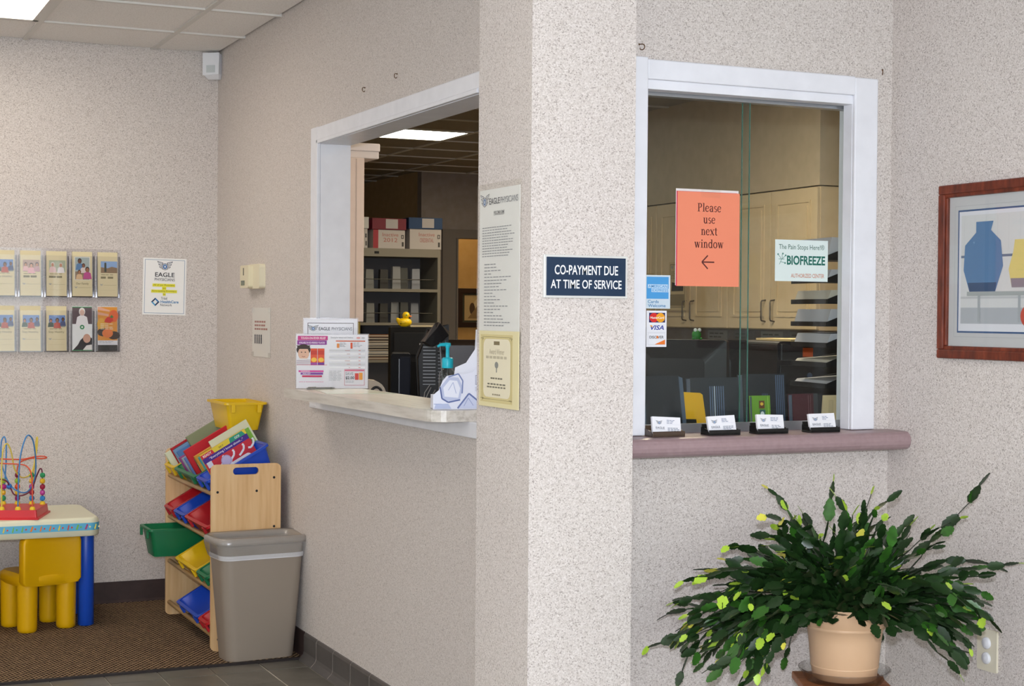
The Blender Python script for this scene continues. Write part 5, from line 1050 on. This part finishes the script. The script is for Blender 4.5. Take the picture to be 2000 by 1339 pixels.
def grow(p, d, n, droop, length, tip=True, depth=0):
    side = d.cross(Vector((0, 0, 1)))
    side = side.normalized() if side.length > .05 else Vector((1, 0, 0))
    for k in range(n):
        ln = length*R.uniform(.8, 1.15)*(1 if k < n-1 else .85)
        q = p+d*ln
        if not clear(q):
            c = q.copy(); c.x = min(c.x, xE-.014); c.y = min(c.y, yC-.014); d2 = (c-p)
            if d2.length < .01 or not clear(c): return
            d = d2.normalized(); q = p+d*ln
            if not clear(q): return
        rel = q-root; lat = rel.dot(IL); out = rel.dot(CM)
        if out > -.04 and abs(lat) < .135 and rel.z < .17: return
        if lat < 0 and rel.z < -.02+.25*abs(lat+.2): return
        if lat < -.2 and rel.z < .04+1.0*(-lat-.2): return
        roll_ = R.gauss(0, .8)
        SEGS.append([p.copy(), d.copy(), ln, roll_, 'd' if R.random() < .84 or k < n-2 else 'm'])
        p = q; d = (d+Vector((0, 0, -droop*R.uniform(.6, 1.4)))+Vector((R.gauss(0, .12), R.gauss(0, .12), R.gauss(0, .08)))).normalized()
        if depth == 0 and k >= n-3 and R.random() < .4:
            grow(p, (d+side*R.choice((-1, 1))*R.uniform(.4, .9)+Vector((0, 0, R.uniform(-.1, .3)))).normalized(), R.choice((1, 2)), droop, length*.9, tip, 1)
    rr_ = R.random()
    if tip and rr_ < (.46 if (p-root).dot(IL) > -.05 else .2): SEGS.append([p, (d+Vector((0, 0, R.uniform(-.5, .1)))).normalized(), length*R.uniform(.42, .68), R.gauss(0, .5), 't' if rr_ < .36 else 'b'])
for k in range(230):
    az = R.uniform(0, 2*PI); rr0 = .085*math.sqrt(R.random()); p = Vector((rr0*math.cos(az), rr0*math.sin(az), .165))+root
    az2 = az+R.gauss(0, .5); el = R.uniform(.05, 1.4); d = Vector((math.cos(az2)*math.cos(el), math.sin(az2)*math.cos(el), math.sin(el)))
    n = R.choice((6, 7, 8)) if el < .75 else R.choice((3, 4, 5))
    grow(p, d, n, R.uniform(.10, .24), R.uniform(.044, .058), tip=R.random() < .6)
for k in range(60):    # fuller growth out to the left and towards the room
    d = (IL*R.uniform(.5, 1.2)+CM*R.uniform(-.2, .7)+Vector((0, 0, R.uniform(.0, .7)))).normalized(); p = root+Vector((R.uniform(-.07, .03), R.uniform(-.06, .05), .17))
    grow(p, d, R.choice((6, 7, 8, 9)), R.uniform(.07, .2), R.uniform(.048, .06))
for k in range(34):    # and to the right
    d = (-IL*R.uniform(.5, 1.1)+CM*R.uniform(-.1, .7)+Vector((0, 0, R.uniform(.0, .7)))).normalized(); p = root+Vector((R.uniform(-.03, .07), R.uniform(-.05, .05), .17))
    grow(p, d, R.choice((6, 7, 8)), R.uniform(.08, .19), R.uniform(.046, .058), tip=R.random() < .45)
for k in range(40):    # fuller crown
    d = (IL*R.uniform(-.7, .8)+CM*R.uniform(-.1, .5)+Vector((0, 0, R.uniform(.6, 1.0)))).normalized(); grow(root+Vector((R.uniform(-.06, .06), R.uniform(-.05, .05), .17)), d, R.choice((4, 5, 6)), R.uniform(.1, .22), R.uniform(.046, .056), tip=R.random() < .5)
for dx, dz, n in ((-.22, 1.0, 7), (-.12, 1.0, 7), (.10, .9, 5), (-.05, 1., 4), (.02, 1, 5)):  # a few upright shoots
    d = (IL*-dx*1.6+CM*.1+Vector((0, 0, dz))).normalized(); grow(root+Vector((dx*.2, 0, .17)), d, n, .015, .05)
grow(root+Vector((.05, -.02, .17)), (-IL*.75+CM*.15+Vector((0, 0, .62))).normalized(), 10, .075, .052)   # one long arching shoot
grow(root+Vector((.05, .0, .17)), (-IL*.45+CM*.1+Vector((0, 0, .9))).normalized(), 6, .1, .05)
def frame_of(d, roll_):
    up = Vector((0, 0, 1)) if abs(d.z) < .95 else Vector((1, 0, 0))
    s_ = up.cross(d).normalized(); u_ = d.cross(s_).normalized()
    s2 = s_*math.cos(roll_)+u_*math.sin(roll_); u2 = d.cross(s2)
    return Matrix((d, s2, u2)).transposed()
SEGS.sort(key=lambda s_: ((s_[0]+s_[1]*s_[2]*.5)-CAM).length-(.12 if s_[4] in 'tb' else 0))
rest = {'d': G(), 'm': G(), 't': G(), 'b': G()}
for i, (p, d, ln, ro, kd) in enumerate(SEGS):
    me = VAR[kd][i % len(VAR[kd])]; M = Matrix.Translation(p-root) @ frame_of(d, ro).to_4x4() @ Matrix.Diagonal((ln*1.06, ln*.92, ln*.95, 1))
    if i < 300:
        o = bpy.data.objects.new('leaf', me); COL.objects.link(o); o.parent = t; o.matrix_local = M
    else:
        g = rest['d']; mi = 'dmtb'.index(kd)
        g.add([M @ v.co for v in me.vertices], [tuple(f.vertices) for f in me.polygons], mi, True)
fo2 = obj('foliage', rest['d'], [LD, LM, LT, LYT], t); fo2['kind'] = 'stuff'
